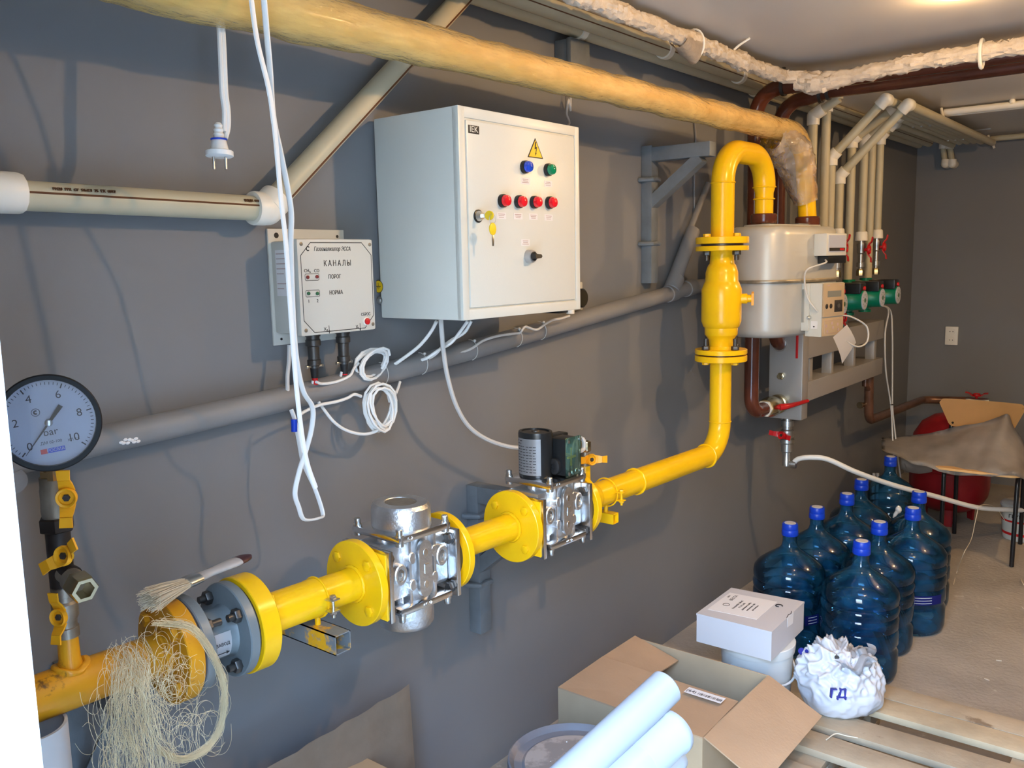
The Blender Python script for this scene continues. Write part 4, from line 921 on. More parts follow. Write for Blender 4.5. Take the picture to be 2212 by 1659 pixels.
# PPR risers from the pumps, 45 degrees out, then along the ceiling
PX = .20
def riser(px, py, xend, px0, py0, label, yend=6.05, r=.0195, sock=True, X=PX, zc=2.165):
    e = at(px, py, x=X); bt = at(px0, py0, x=X); y = e.y
    top = V((xend, y, min(zc, e.z+(xend-X)))); k = thing('ppr_riser', label, 'pipe', (X, y, bt.z), 'olive plastic risers above the green pumps')
    e = V((X, y, e.z))
    b = MB(); b.cyl((X, y, bt.z), e, r, n=24); b.build('pipe', 'ppr', k)
    b = MB(); b.cyl(e, top, r, n=24); b.build('pipe', 'ppr', k)
    b = MB(); b.cyl(top, (top.x, yend, top.z), r, n=24); b.build('pipe', 'ppr', k)
    d = (top-e).normalized()
    for c, a, b2 in ((e, V((0, 0, -1)), d), (top, -d, V((0, 1, 0)))):
        b = MB(); b.sphere(c, r*1.36, u=20, v=12)
        for v in (a, b2): b.lathe(c+v*r*1.9, -v, [(0, r*1.32), (.003, r*1.38), (r*1.9, r*1.36)], 22)
        b.build('elbow', 'pprw', k)
    return k, V((X, y, bt.z))
k, vA = riser(1796, 340, .425, 1793, 640, 'olive riser whose lower elbow sits left of the wrapped elbow, first to slant out', X=PX)
k, vB = riser(1814, 380, .485, 1818, 515, 'olive riser with the lowest 45-degree elbow and the longest slant')
k, vC = riser(1841, 303, .385, 1831, 612, 'olive riser between the two long slanting pipes, short slant', X=.19)
k, vD = riser(1868, 303, .345, 1853, 520, 'olive riser behind the longest slanting pipe, union at its foot')
k, vE = riser(1886, 268, .305, 1871, 608, 'olive riser reaching highest before its elbow, straight down behind the pumps', X=.19)
k, vF = riser(1902, 297, .265, 1889, 515, 'rightmost olive riser, beside the dark bare wall')
for nm, px, py, pxb, pyb, X_, out, lb in (('ppr_riser', 1757, 250, 1757, 500, .16, (.11, 0, .06), 'olive riser just right of the film-wrapped elbow, white bend on top'), ('ppr_riser', 1786, 222, 1784, 640, .19, (.05, 0, .05), 'tallest olive riser ending under the brown pipes')):
    e = at(px, py, x=X_); k = thing(nm, lb, 'pipe', (X_, e.y, 1.2), 'olive plastic risers above the green pumps')
    b = MB(); b.cyl((X_, e.y, 1.30), e, .0195, n=24); b.build('pipe', 'ppr', k)
    b = MB(); b.sphere(e, .027, u=20, v=12); b.lathe(e-V((0, 0, .04)), (0, 0, 1), [(0, .026), (.003, .027), (.04, .027)], 22); d = V(out).normalized(); b.lathe(e+d*.05, -d, [(0, .026), (.003, .027), (.05, .027)], 22); b.build('elbow', 'pprw', k)
    b = MB(); b.cyl(e, e+V(out)*1.0, .0195, n=22); b.cyl(e+V(out)*.97, V((e.x+out[0], e.y, CEIL+.01)), .0195, n=22); b.build('pipe', 'ppr', k)
# clip rows on the ceiling runs
for i, yy in enumerate((5.0, 5.75)):
    b = MB()
    for x_ in (.27, .305, .345, .385, .425, .485): b.box((x_-.006, yy-.008, 2.142), (x_+.006, yy+.008, 2.150), .001)
    b.box((.22, yy-.006, 2.186), (.53, yy+.006, 2.192))
    tag(b.build('clip_rail', 'zinc'), ('zinc clip rail across the ceiling pipes, nearer row', 'zinc clip rail across the ceiling pipes, far row by the corner')[i], 'pipe clip')
# far corner twin drops
for i, px in enumerate((2037, 2052)):
    a_, b_ = at(px, 318, y=6.22), at(px+5, 354, y=6.22)
    k = thing('ppr_drop', ('left of the two short plastic drops by the far corner', 'right of the two short plastic drops by the far corner')[i], 'pipe', a_, 'short plastic drops on the far wall')
    b = MB(); b.cyl(a_, b_, .0175, n=20); b.build('pipe', 'ppr', k)
    b = MB(); b.lathe(a_+V((0, 0, .02)), (0, 0, -1), [(0, .0235), (.03, .0235)], 20); b.build('elbow', 'pprw', k)
    b = MB(); b.sphere(b_, .026, u=18, v=10); b.lathe(b_+V((0, 0, .028)), (0, 0, -1), [(0, .024), (.028, .026)], 20); b.lathe(b_, (0, 1, 0), [(0, .025), (.06, .025)], 20); b.build('elbow', 'pprw', k)
# pipes and ducts crossing the ceiling to the right at the far end
for pyA, ya_, za, lb, mt, cnt in ((243, 4.75, 2.19, 'white twin plastic pipes on the ceiling at right, under a white hanger', 'pprw', 2), (300, 5.95, 2.18, 'pale pipe along the top of the far wall', 'ppr', 1)):
    q = at(2040 if cnt == 2 else 2140, pyA, z=za); yq = q.y
    k = thing('ceiling_cross_pipe', lb, 'pipe', q)
    for j in range(cnt): b = MB(); b.cyl((q.x, yq+.045*j, za), (3.3, yq+.045*j, za), .0165, n=20); b.build('pipe', mt, k)
    b = MB(); b.tube(spline([(q.x-.01, yq-.025, za+.02), (q.x, yq-.02, za-.022), (q.x, yq+.07, za-.028), (q.x+.01, yq+.075, za-.05)], 4), .007, 8); b.build('hanger_strap', 'pprw', k)
    b = MB(); b.sphere((q.x+.3, yq-.01, za+.015), .014, u=12, v=8); b.build('clip', 'pprw', k)

# ================================================================ BROWN PIPES + FOAM
R1, R2, RB = (.13, 3.41), (.13, 3.65), .0295
BZ1, BZ2 = 2.143, 2.147
t = thing('brown_heating_pipe', 'glossy brown pipe rising left of the meter, upper of the two crossing the ceiling', 'pipe', (R1[0], R1[1], .9))
p = fillet([(R1[0]+.005, R1[1]+.13, .857), (R1[0], R1[1], .857), (R1[0], R1[1], BZ1), (3.3, R1[1], BZ1)], [.07, .10], 12)
b = MB(); b.tube(p, RB, 30); b.build('pipe', 'brown', t)
t2 = thing('brown_heating_pipe', 'glossy brown pipe rising behind the meter, lower of the two crossing the ceiling', 'pipe', (R2[0], R2[1], 1.1))
p = fillet([(R2[0], R2[1]+.075, 1.118), (R2[0], R2[1], 1.118), (R2[0], R2[1], BZ2-.018), (R2[0]+.12, R2[1], BZ2-.018), (R2[0]+.20, R2[1], BZ2), (3.3, R2[1], BZ2)], [.068, .10, .03, .03], 12)
b = MB(); b.tube(p, RB, 30); b.build('pipe', 'brown', t2)
for root, x_, y_, z_ in ((t, .24, R1[1], BZ1), (t2, .30, R2[1], BZ2-.008), (t2, .33, R2[1], BZ2)):
    b = MB(); b.hollow((x_-.006, y_, z_), (x_+.006, y_, z_), RB+.006, RB); b.box((x_-.005, y_-.006, z_+RB), (x_+.005, y_+.006, CEIL)); b.build('ceiling_clamp', 'steel', root)
b = MB(); b.hollow((R1[0], R1[1], 1.95), (R1[0], R1[1], 2.0), RB+.003, RB); b.build('weld_collar', 'brown', t)
# ball valve into the separator
yb = 3.70
t = thing('separator_ball_valve', 'brass-bodied ball valve with long red lever at the separator foot', 'valve', (.133, 3.54, .857))
b = MB(); b.lathe((.135, R1[1]+.12, .857), (0, 1, 0), [(0, .036), (.012, .037), (.014, .034), (.022, .034)], 6); b.build('union_nut', 'pprw', t)
b = MB(); b.lathe((.135, R1[1]+.14, .857), (0, 1, 0), [(0, .036), (.02, .042), (.05, .044), (.08, .042), (.095, .037), (.12, .037), (.122, .042), (.15, .042)], 28); b.build('valve_body', 'brass', t)
b = MB(); lv = [V((.185, R1[1]+.17, .862)), V((.205, R1[1]+.19, .864)), V((.225, R1[1]+.24, .868)), V((.245, R1[1]+.33, .872))]; b.tube(spline(lv, 5), lambda q: .013+.004*math.cos(q*3), 12, flat=.85); b.cyl((.15, R1[1]+.175, .86), (.197, R1[1]+.175, .862), .010, n=14); b.build('lever', 'red', t)

# foam-wrapped pipe near ceiling
fz = 2.163
t = thing('foam_wrapped_pipe', 'fuzzy cream foam-wrapped pipe under the ceiling, turning the corner to the right', 'insulated pipe', (.30, 3.2, fz))
p1 = [at(px, py, x=None, z=fz) if 0 else V((x_, y_, z_)) for x_, y_, z_ in ((.27, .3, 2.168), (.27, 1.2, 2.168), (.27, 2.1, 2.168), (.27, 2.7, 2.163), (.275, 3.1, 2.158), (.30, 3.26, 2.150), (.36, 3.31, 2.146))]
q1 = []
for i in range(len(p1)-1):
    k = max(1, int((p1[i+1]-p1[i]).length/.012)); q1 += [p1[i].lerp(p1[i+1], j/k) for j in range(k)]
q1.append(p1[-1])
def rf(tt): return .0235+.002*math.sin(tt*95)+.008*max(0, 1-abs(tt-.76)/.02)+.008*max(0, 1-abs(tt-.87)/.02)
b = MB(); b.tube(q1, rf, 30, rn=.34, rs=85); b.build('foam_sleeve', 'foam', t)
p2 = [V((.33, 3.30, 2.135)), V((.42, 3.31, 2.118)), V((.52, 3.30, 2.125)), V((.75, 3.29, 2.139)), V((1.2, 3.28, 2.140)), V((2.0, 3.28, 2.142)), V((3.3, 3.28, 2.145))]
q2 = []
for i in range(len(p2)-1):
    k = max(1, int((p2[i+1]-p2[i]).length/.012)); q2 += [p2[i].lerp(p2[i+1], j/k) for j in range(k)]
b = MB(); b.tube(q2, lambda tt: .026+.014*max(0, 1-abs(tt-.025)/.03)+.002*math.sin(tt*160), 30, rn=.34, rs=85); b.build('foam_sleeve', 'foam', t)
# drooping film flap, tag and strap on the foam
fl = [[V((.27+.034*math.cos(a)+.004*math.sin(9*u), 2.50+.10*u, 2.165+.034*math.sin(a)-.035*max(0, -math.sin(a))*u)) for a in [-.2-.28*k for k in range(10)]] for u in (0, .25, .5, .75, 1)]
b = MB(); b.sheet(fl, .001); b.build('torn_flap', 'foam', t)
b = MB(); b.tube([(.27+.037*math.cos(a), 2.60, 2.155+.046*math.sin(a)) for a in [x*PI/10 for x in range(20)]], .0035, 7, closed=True); b.build('plastic_strap', 'pprw', t)
b = MB(); b.tube(spline([(.285, 2.86, 2.18), (.30, 2.87, 2.195), (.335, 2.875, 2.213)], 3), .004, 7); b.build('hanger_strap', 'pprw', t)
b = MB(); b.tube([(.95+.0*a, 3.285+.032*math.cos(a), 2.138+.044*math.sin(a)-.004) for a in [x*PI/9 for x in range(18)]], .006, 7, closed=True); b.build('plastic_strap', 'pprw', t)

# ================================================================ HYDRAULIC SEPARATOR + MANIFOLD
sx0, sx1, sy0, sy1, sz0, sz1 = .085, .235, 3.70, 3.772, .79, 1.24
t = thing('hydraulic_separator', 'tall silver-grey steel separator box on the wall behind the meter', 'hydraulic separator', (.16, 3.72, sz0))
b = MB(); b.box((sx0, sy0, sz0), (sx1, sy1, sz1), .006); b.build('body', 'mani', t)
q = at(1688, 812, y=sy0); b = MB(); b.lathe(q, (0, -1, 0), [(0, .016), (.012, .016), (.014, .012)], 6); b.lathe(q-V((0, .012, 0)), (0, -1, 0), [(0, .011), (.014, .011)], 16); b.build('threaded_plug', 'brass', t)
b = MB(); b.lathe((R2[0], sy0-.004, 1.118), (0, 1, 0), [(0, .033), (.004, .034)], 28); b.build('inlet_collar', 'zinc', t)
q = at(1717, 745, y=sy0); b = MB(); b.box((q.x+.006, sy0-.006, 1.06), (q.x+.016, sy0, 1.20), .002); b.build('red_marker_strip', 'red', t)
t = thing('distribution_manifold', 'silver-grey two-beam distribution manifold under the green pumps', 'manifold', (.2, 4.3, .86))
b = MB(); b.box((.10, sy1, 1.052), (.230, 4.885, 1.150), .003); b.build('upper_beam', 'mani', t)
b = MB(); b.box((.10, sy1, .862), (.230, 4.885, .948), .003); b.build('lower_beam', 'mani', t)
for ya_, w_ in ((3.86, .02), (4.14, .016), (4.46, .016), (4.80, .02)):
    b = MB(); b.box((.168, ya_-w_, .945), (.214, ya_+w_, 1.056), .002); b.build('spacer_tube', 'mani', t)

# bottom outlet pipe at the right end with small tap
t = thing('bronze_drain_pipe', 'bronze-painted pipe dropping from the manifold and running to the tank corner', 'pipe', (.17, 4.85, .6))
xo = .17
p = fillet([(xo, 4.86, .87), (xo, 4.90, .60), (xo, 6.05, .55), (.23, 6.2, .55)], [.06, .05], 10)
p = fillet([(xo, 4.86, .87), (xo, 4.88, .60), (xo, 6.02, .56), (.42, 6.12, .56)], [.06, .08], 10)
b = MB(); b.tube(p, .024, 24); b.build('pipe', 'copper', t)
b = MB(); b.cyl((xo-.0, 4.80, .87), (xo, 4.80, .80), .017, n=18); b.cyl((xo, 4.80, .81), (xo, 4.88, .76), .014, n=16); b.build('side_branch', 'copper', t)
b = MB(); b.lathe((xo-.02, 4.86, .69), (-.3, -1, 0), [(0, .012), (.03, .012), (.034, .018), (.044, .018)], 14); b.build('drain_cock', 'brass', t)
t = thing('tank_valve', 'small steel valve with red wing handle above the red tank', 'valve', (.42, 6.12, .56))
b = MB(); b.lathe((.40, 6.11, .56), (1, .2, 0), [(0, .026), (.02, .028), (.04, .022), (.09, .022), (.10, .026), (.13, .024)], 20); b.build('valve_body', 'zinc', t)
wing(t, (.46, 6.12, .58), (0, -.1, 1), (1, .1, 0), 1, 1.4, m='red')

# drain valve under the separator
t = thing('drain_valve', 'chrome drain valve with small red wing handle under the separator', 'valve', (.16, 3.735, sz0))
b = MB(); b.lathe((.16, 3.735, sz0), (0, 0, -1), [(0, .020), (.01, .020), (.011, .028), (.035, .028), (.037, .021), (.05, .021), (.055, .028), (.085, .028), (.09, .021), (.095, .031), (.11, .031), (.115, .025), (.15, .025), (.155, .018), (.19, .018), (.192, .019), (.215, .019)], 22); b.build('valve_body', 'zinc', t)
b = MB(); b.lathe((.15, 3.735, sz0-.205), (1, .12, 0), [(0, .014), (.03, .014), (.032, .019), (.052, .019)], 20); b.build('hose_tail', 'zinc', t)
wing(t, (.150, 3.715, sz0-.075), (-.2, -1, .1), (-1, .1, .15), 1, 1.1, m='red')
hp = [V((.185, 3.74, sz0-.205)), at(1726, 991, x=.215), at(1755, 988, x=.27), at(1790, 993, x=.33), at(1850, 1020, x=.42), at(1930, 1048, x=.52), at(2020, 1072, x=.64), at(2110, 1096, x=.76), at(2180, 1101, x=.86), at(2230, 1102, x=.93), at(2320, 1100, x=1.05)]
hp += [hp[-1]+V((.25, .12, -.10)), hp[-1]+V((.55, .25, -.27)), V((hp[-1].x+.8, hp[-1].y+.3, .013)), V((hp[-1].x+1.3, hp[-1].y+.1, .013))]
t = cable('drain_hose', hp, .0115, 'cord', 'white hose swooping from the drain valve across the bottles to the right edge', 'hose', n=14)

# ================================================================ PUMPS
XE = .375
pump0 = None; plabels = ['green circulation pump nearest, half hidden by the gas corrector', 'second green circulation pump, red valve hanging below its left side', 'third green circulation pump, red valve directly below', 'rightmost green circulation pump with white cables hanging from it']
def make_pump():
    k = thing('circulation_pump', plabels[0], 'pump', (0, 0, 0), 'green circulation pumps on the manifold')
    b = MB(); b.lathe((-.06, 0, 0), (1, 0, 0), [(0, .050), (.02, .053), (.05, .053), (.052, .047), (.115, .047), (.118, .045), (.160, .044)], 30); b.build('motor', 'green', k)
    b = MB(); b.lathe((-.055, 0, -.085), (0, 0, 1), [(0, .030), (.012, .030), (.014, .021), (.06, .03), (.11, .03), (.155, .021), (.157, .030), (.170, .030)], 24); b.build('pump_housing', 'green', k)
    b = MB(); b.box((-.03, -.040, .030), (.095, .040, .078), .005); tb = b.build('control_box', 'blackpl', k)
    b = MB(); b.lathe((.095, .01, .053), (1, 0, 0), [(0, .010), (.006, .009), (.007, .006)], 16); b.build('speed_knob', 'red', tb)
    b = MB(); b.lathe((.100, 0, 0), (1, 0, 0), [(0, .041), (.004, .041), (.0045, .039)], 32); ep = b.build('end_label', 'dial', k)
    b = MB(); b.lathe((.104, 0, 0), (1, 0, 0), [(0, .011), (.0015, .010)], 16)
    for a in range(10): b.box((.1042, .026*math.cos(a*.63)-.003, .026*math.sin(a*.63)-.0012), (.1052, .026*math.cos(a*.63)+.003, .026*math.sin(a*.63)+.0012))
    b.build('label_print', 'leddg', ep)
    return k
pump0 = make_pump()
PY = []
for i, (px, py) in enumerate(((1824, 657), (1868.5, 649), (1907, 643), (1941, 637.5))):
    q = at(px, py, x=XE); PY.append(q)
    if i == 0: pump0.location = (XE-.104, q.y, q.z)
    else: dup(pump0, (XE-.104, q.y, q.z), plabels[i])
def small_valve_tree(y, ztop, zbot, label_v, hang, union=True):
    x_ = PX
    k = thing('riser_valve', label_v, 'valve', (x_, y, zbot), 'red-handled valves above the pumps')
    b = MB(); b.lathe((x_, y, ztop), (0, 0, -1), [(-.045, .024), (-.040, .028), (-.006, .030), (0, .030), (0, .015)], 24); b.build('plastic_union', 'pprw', k)
    L = ztop-zbot
    b = MB(); b.lathe((x_, y, ztop), (0, 0, -1), [(0, .016), (.012, .016), (.013, .0215), (.03, .0215), (.04, .019), (.06, .019), (.066, .0135), (L*.62, .0135), (L*.63, .019), (L*.75, .019), (L*.76, .0125), (L-.03, .0125)], 20); b.build('valve_body', 'zinc', k)
    b = MB(); b.lathe((x_, y, zbot+.035), (0, 0, -1), [(0, .0165), (.012, .021), (.034, .021), (.035, .015)], 8); b.build('brass_nut', 'brass', k)
    wing(k, (x_+.018, y, ztop-.045), (1, .1, 0), (0, .1, 1), 1, 1.35, m='red')
for v, lb, pq in ((vB, 'red-handled valve above the first pump, beside the meter index', PY[1]), (vD, 'middle red-handled valve above the pumps', PY[2]), (vF, 'rightmost red-handled valve above the pumps', PY[3])):
    small_valve_tree(v.y, v.z-.0, PY[0].z+.10, lb, None)
for i, (y_, lb) in enumerate(((PY[0].y+.03, 'short steel valve between the first pump and the manifold'), (PY[1].y-.09, 'red-handled valve under the second pump, right of the corrector'), (PY[1].y+.05, 'grey metal filter leg under the second pump'), (PY[2].y-.06, 'red-handled valve under the third pump'), (PY[2].y+.06, 'plain nut and nipple under the third pump'))):
    k = thing('manifold_valve', lb, 'valve', (PX-.02, y_, 1.15), 'valves between pumps and manifold')
    b = MB(); b.lathe((PX-.02, y_, 1.148), (0, 0, 1), [(0, .020), (.012, .021), (.013, .016), (.03, .016), (.045, .019), (.07, .018), (.085, .014), (.11, .014)], 18); b.build('valve_body', 'zinc' if i != 1 else 'brass', k)
    if i in (1, 3): wing(k, (PX+.0, y_, 1.20), (1, .05, 0), (0, .08, 1), 1, 1.35, m='red')
# black clip holders and white stubs behind risers
# pump cables
q0 = V((PX+.06, PY[3].y-.0, PY[3].z-.05))
for i, dx in enumerate((-5, 6)):
    cable('pump_cable', [q0, at(1920+dx*.3, 668, x=.27), at(1919+dx*1.4, 720, x=.28), at(1920+dx*1.3, 800, x=.28), at(1926+dx*.3, 876, x=.28), at(1930+dx*.5, 930, x=.29), at(1935+dx*.8, 990, x=.31), at(1943+dx*.7, 1045, x=.33), at(1948+dx*.4, 1068, x=.35)], .0042, 'cordg', ('left strand of the white cable pair hanging from the rightmost pump', 'right strand of the white cable pair hanging from the rightmost pump')[i])
q = at(1926, 874, x=.283); b = MB(); b.tube([q+V((.0085*math.cos(a), .0085*math.sin(a), 0)) for a in [x*PI/6 for x in range(12)]], .0018, 6, closed=True); tag(b.build('cable_tie', 'ink'), 'black cable tie on the hanging pump cables', 'cable tie')
q = at(1908, 1065, x=.30)

# ================================================================ LOOSE CABLES
XC = .32
tops = [V((.30, 1.045, 2.10)), V((.31, 1.085, 2.10))]
def pxl(seq, x0, x1=None):
    n = len(seq); return [at(a, b_, x=(x0 if x1 is None else lerp(x0, x1, i/(n-1)))) for i, (a, b_) in enumerate(seq)]
t = cable('mains_cord', pxl([(538, -40), (543, 0), (556, 90), (580, 190), (592, 270), (600, 350), (607, 430), (617, 520), (624, 620), (631, 720), (637, 800), (645, 880), (654, 950), (665, 1005), (682, 1054)], .34, .30), .0052, 'cord', 'white flat cord hanging over the wrapped pipe with its free end above the filter', 'cord', 'two hanging white cords', n=8, flat=.55)
t = cable('mains_cord', pxl([(565, -40), (570, 0), (576, 70), (583, 150), (590, 250), (606, 330), (620, 400), (629, 460), (628, 520), (630, 600), (634, 700), (641, 780), (655, 845), (675, 880), (673, 925), (660, 975), (646, 1020), (637, 1065), (645, 1095), (657, 1122), (690, 1119), (697, 1108), (680, 1055), (655, 1000), (645, 950), (636, 905), (629, 885)], .33, .08), .0052, 'cord', 'white flat cord that crosses the other and ends in a long low loop', 'cord', 'two hanging white cords', n=8, flat=.55)
q = at(636, 919, x=.093); b = MB(); b.cyl(q+V((0, -.001, -.013)), q+V((0, 0, .013)), .0068, n=14); tag(b.build('blue_tape', 'blue'), 'blue tape wrapped round the white cord under the grey pipe', 'tape')
t = thing('power_plug_cord', 'white cord with a flat round plug dangling from the wrapped pipe', 'power cord', at(480, 40, x=.22))
pq = pxl([(478, -30), (478, 30), (481, 70), (484, 130), (487, 200), (492, 240), (492, 275), (486, 300)], .20, .22)
b = MB(); b.tube(spline(pq, 6), .0050, 8); b.build('cord', 'cord', t)
b = MB(); b.tube(spline([p+V((0, -.007, .0)) for p in pq[:6]]+[at(484, 285, x=.22)], 6), .0045, 8); b.build('cord', 'cord', t)
c = at(474, 331, x=.225); dn = V((.05, -.06, -1)).normalized()
b = MB(); b.lathe(c-dn*.052, dn, [(0, .0045), (.004, .0075), (.008, .006), (.012, .0085), (.016, .007), (.020, .0095), (.026, .008), (.030, .0125), (.044, .0155), (.050, .0165)], 20); b.build('plug_grip', 'cord', t)
b = MB(); b.lathe(c-dn*.004, dn, [(0, .022), (.001, .0235), (.009, .0235), (.010, .022)], 32); pf = b.build('plug_flange', 'cord', t)
b = MB(); b.tube([c-dn*.024+V((.0128*math.cos(a), .0128*math.sin(a), 0)) for a in [x*PI/9 for x in range(18)]], .0017, 6, closed=True); b.build('blue_band', 'blue', t)
for s_ in (-1, 1): b = MB(); o_ = V((.006*s_, .008*s_, 0)); b.cyl(c+o_+dn*.004, c+o_+dn*.028, .0022, n=10, bev=.0006); b.build('plug_pin', 'zinc', t)
# coils tied to the grey pipe
def coil(px, py, rx_, rz_, n, tilt, x_, label, seed):
    c = at(px, py, x=x_); random.seed(seed); pts = []
    for i in range(n*14+1):
        a = 2*PI*i/14; k = 1+.13*math.sin(i*.37+seed)+.05*math.sin(i*1.1)
        p = V((.010*math.sin(i*.21+seed)+.004*math.sin(i*.9), rx_*k*math.cos(a)+.004*math.sin(i*.05), rz_*k*math.sin(a)))
        pts.append(c+V((p.x, p.y*math.cos(tilt)-p.z*math.sin(tilt), p.y*math.sin(tilt)+p.z*math.cos(tilt))))
    b = MB(); b.tube(pts, .0032, 7); return tag(b.build('cable_coil', 'cord'), label, 'cable coil', 'coiled white cables')
coil(805, 787, .046, .030, 6, .35, .060, 'oval coil of thin white cable resting on top of the grey pipe', 1)
coil(823, 880, .040, .052, 7, .2, .078, 'round coil of thin white cable hanging under the grey pipe', 4)
random.seed(11)
cable('thin_cable', pxl([(943, 694), (930, 718), (905, 748), (870, 775), (848, 790)], .14, .05), .0042, 'cord', 'white cable from the cabinet base down to the upper coil')
cable('thin_cable', pxl([(1010, 694), (995, 715), (975, 740), (950, 755), (925, 772), (910, 778)], .16, .06), .0042, 'cord', 'front one of two white cables from the cabinet to the grey pipe')
cable('thin_cable', pxl([(1018, 694), (1003, 718), (975, 735), (955, 750), (940, 765), (925, 775)], .15, .06), .0042, 'cord', 'rear one of two white cables from the cabinet to the grey pipe')
cable('thin_cable', pxl([(1230, 682), (1212, 688), (1195, 691), (1178, 700), (1160, 712), (1143, 708), (1134, 706), (1124, 718), (1118, 720), (1085, 724), (1060, 730), (1040, 738), (1020, 752), (1000, 760), (975, 765)], .10, .06), .0036, 'cordg', 'thin cable snaking along the top of the grey pipe under the cabinet')
cable('thin_cable', pxl([(676, 822), (676, 832), (690, 830), (700, 830)], .055, .045), .0032, 'cord', 'short cable from the left analyser connector to the grey pipe')
cable('thin_cable', pxl([(738, 803), (735, 815), (728, 826), (722, 830)], .055, .045), .0032, 'cord', 'short cable from the right analyser connector to the grey pipe')
cable('thin_cable', pxl([(683, 825), (696, 829), (725, 825), (755, 812), (765, 795), (775, 785)], .075, .05), .0032, 'cord', 'thin cable arching from the connectors to the upper coil')
cable('thin_cable', pxl([(625, 745), (624, 780), (621, 810), (621, 845)], .05, .055), .0045, 'cordg', 'white cable dropping from the analyser left corner behind the grey pipe')
cable('thin_cable', pxl([(645, 898), (660, 888), (690, 875), (725, 868), (750, 860), (765, 852), (780, 856)], .09, .06), .0036, 'cord', 'thin cable running under the grey pipe toward the lower coil')
cable('thin_cable', pxl([(688, 868), (700, 885), (720, 910), (745, 928), (775, 937), (800, 936), (825, 925), (845, 908)], .06, .085), .0036, 'cord', 'thin cable sagging below the grey pipe into the lower coil')
cable('thin_cable', pxl([(855, 850), (860, 838), (864, 825)], .07, .05), .0036, 'cord', 'short cable end rising from the lower coil')
# faint thin conduits painted over on the wall
cable('wall_conduit', pxl([(1497, 230), (1503, 300), (1500, 360), (1500, 460)], .006, .006), .004, 'wallpipe', 'thin painted-over cable on the wall between bracket and riser', 'conduit')

# ================================================================ WATER BOTTLES
def make_bottle():
    k = thing('water_bottle', 'x', 'water bottle', (0, 0, 0), 'blue water bottles by the wall')
    R = .1325
    prof = [(.004, R*.80), (.0, R*.88), (.012, R*.97), (.03, R), (.10, R), (.112, R*.955), (.122, R*.955), (.132, R), (.175, R), (.184, R*.965), (.192, R), (.225, R), (.235, R*.965), (.243, R), (.262, R*1.01), (.272, R*.95), (.282, R*1.0), (.300, R*1.0), (.318, R*.975), (.338, R*.86), (.358, R*.66), (.375, R*.46), (.392, R*.28), (.402, .030), (.418, .0265), (.455, .0265)]
    b = MB(); b.lathe((0, 0, 0), (0, 0, 1), prof, 44, cap=False); b.lathe((0, 0, 0), (0, 0, 1), [(.004, R*.80), (.018, .001)], 44, cap=False); b.build('bottle_body', 'bottle', k, sharp=50)
    b = MB(); b.lathe((0, 0, .443), (0, 0, 1), [(0, .0295), (.003, .031), (.020, .0305), (.023, .029), (.026, .030), (.042, .0295), (.047, .027)], 30); cp = b.build('cap', 'blue', k)
    b = MB(); b.lathe((0, 0, .490), (0, 0, 1), [(0, .0215), (.0012, .021)], 26); b.build('cap_sticker', 'paperw', cp)
    return k
ball_ = [((1863, 1164), 'nearest big blue water bottle, right behind the white carrier bag', 1), ((1709, 1129), 'leftmost water bottle with bright cyan glints, behind the white box', 1), ((1765, 1096), 'water bottle in the wall row, second from the white box', 0), ((1832, 1068), 'water bottle in the wall row, third from the white box', 0), ((1865, 1034), 'water bottle in the wall row, fourth from the white box', 0), ((1901, 1127), 'water bottle directly behind and right of the nearest one', 0), ((1970, 1096), 'rightmost water bottle, standing on the open floor with a dark blue label', 1), ((1968, 1064), 'water bottle hidden behind the rightmost one, touching the red tank side', 0), ((1924, 986), 'farthest water bottle, dark, between the wall and red tank', 0)]
b0 = make_bottle()
SPOTS = [(.677, 3.122), (.392, 3.185), (.398, 3.458), (.430, 3.728), (.405, 4.005), (.660, 3.392), (.712, 3.658), (.668, 3.928), (.380, 4.548)]
for i, ((px, py), lb, labd) in enumerate(ball_):
    q = V((*SPOTS[i], 0))
    if i == 0: b0.location = q; b0['label'] = lb; bt = b0
    else: bt = dup(b0, q, lb)
    if labd and i:
        a0_ = -1.3 if i == 6 else -.75
        gr = [[(.1355*math.cos(a0_+.12*u), .1355*math.sin(a0_+.12*u), z) for z in (.135, .172)] for u in range(9 if i == 6 else 5)]
        b = MB(); b.sheet(gr, .0006); lo_ = b.build('paper_label', 'lbl'); lo_.parent = bt
        for r_ in range(3):
            gr = [[(.1364*math.cos(a0_+.1+.1*u), .1364*math.sin(a0_+.1+.1*u), z-.011*r_) for z in (.163, .166)] for u in range(6 if i == 6 else 4)]
            b = MB(); b.sheet(gr); o = b.build('label_print', 'dial'); o.parent = lo_

# ================================================================ PALLET
PT = .14
t = thing('wooden_pallet', 'pale wooden pallet on the floor at bottom right with gaps between boards', 'pallet', (1.2, 2.5, 0))
px0, px1 = .72, 1.92
edges = [(2.795, 2.703), (2.699, 2.603), (2.530, 2.425), (2.378, 2.28), (2.20, 2.10), (2.0, 1.90)]
random.seed(5)
for i, (ya_, yb_) in enumerate(edges):
    b = MB(); b.box((px0-.02+random.uniform(-.015, .01), yb_, PT-.021), (px1+random.uniform(-.02, .02), ya_, PT), .002, R=Matrix.Rotation(random.uniform(-.012, .012), 3, 'Z')); b.build('top_board', 'wood' if i != 1 else 'wood2', t)
for xx in (.80, 1.30, 1.80):
    b = MB(); b.box((xx-.05, 1.90, PT-.043), (xx+.05, 2.795, PT-.022), .002); b.build('stringer_board', 'wood', t)
    for yy in (1.96, 2.35, 2.74): b = MB(); b.box((xx-.05, yy-.05, .022), (xx+.05, yy+.05, PT-.043), .003); b.build('block', 'wood', t)
    b = MB(); b.box((xx-.05, 1.90, .001), (xx+.05, 2.795, .021), .002); b.build('bottom_board', 'wood', t)
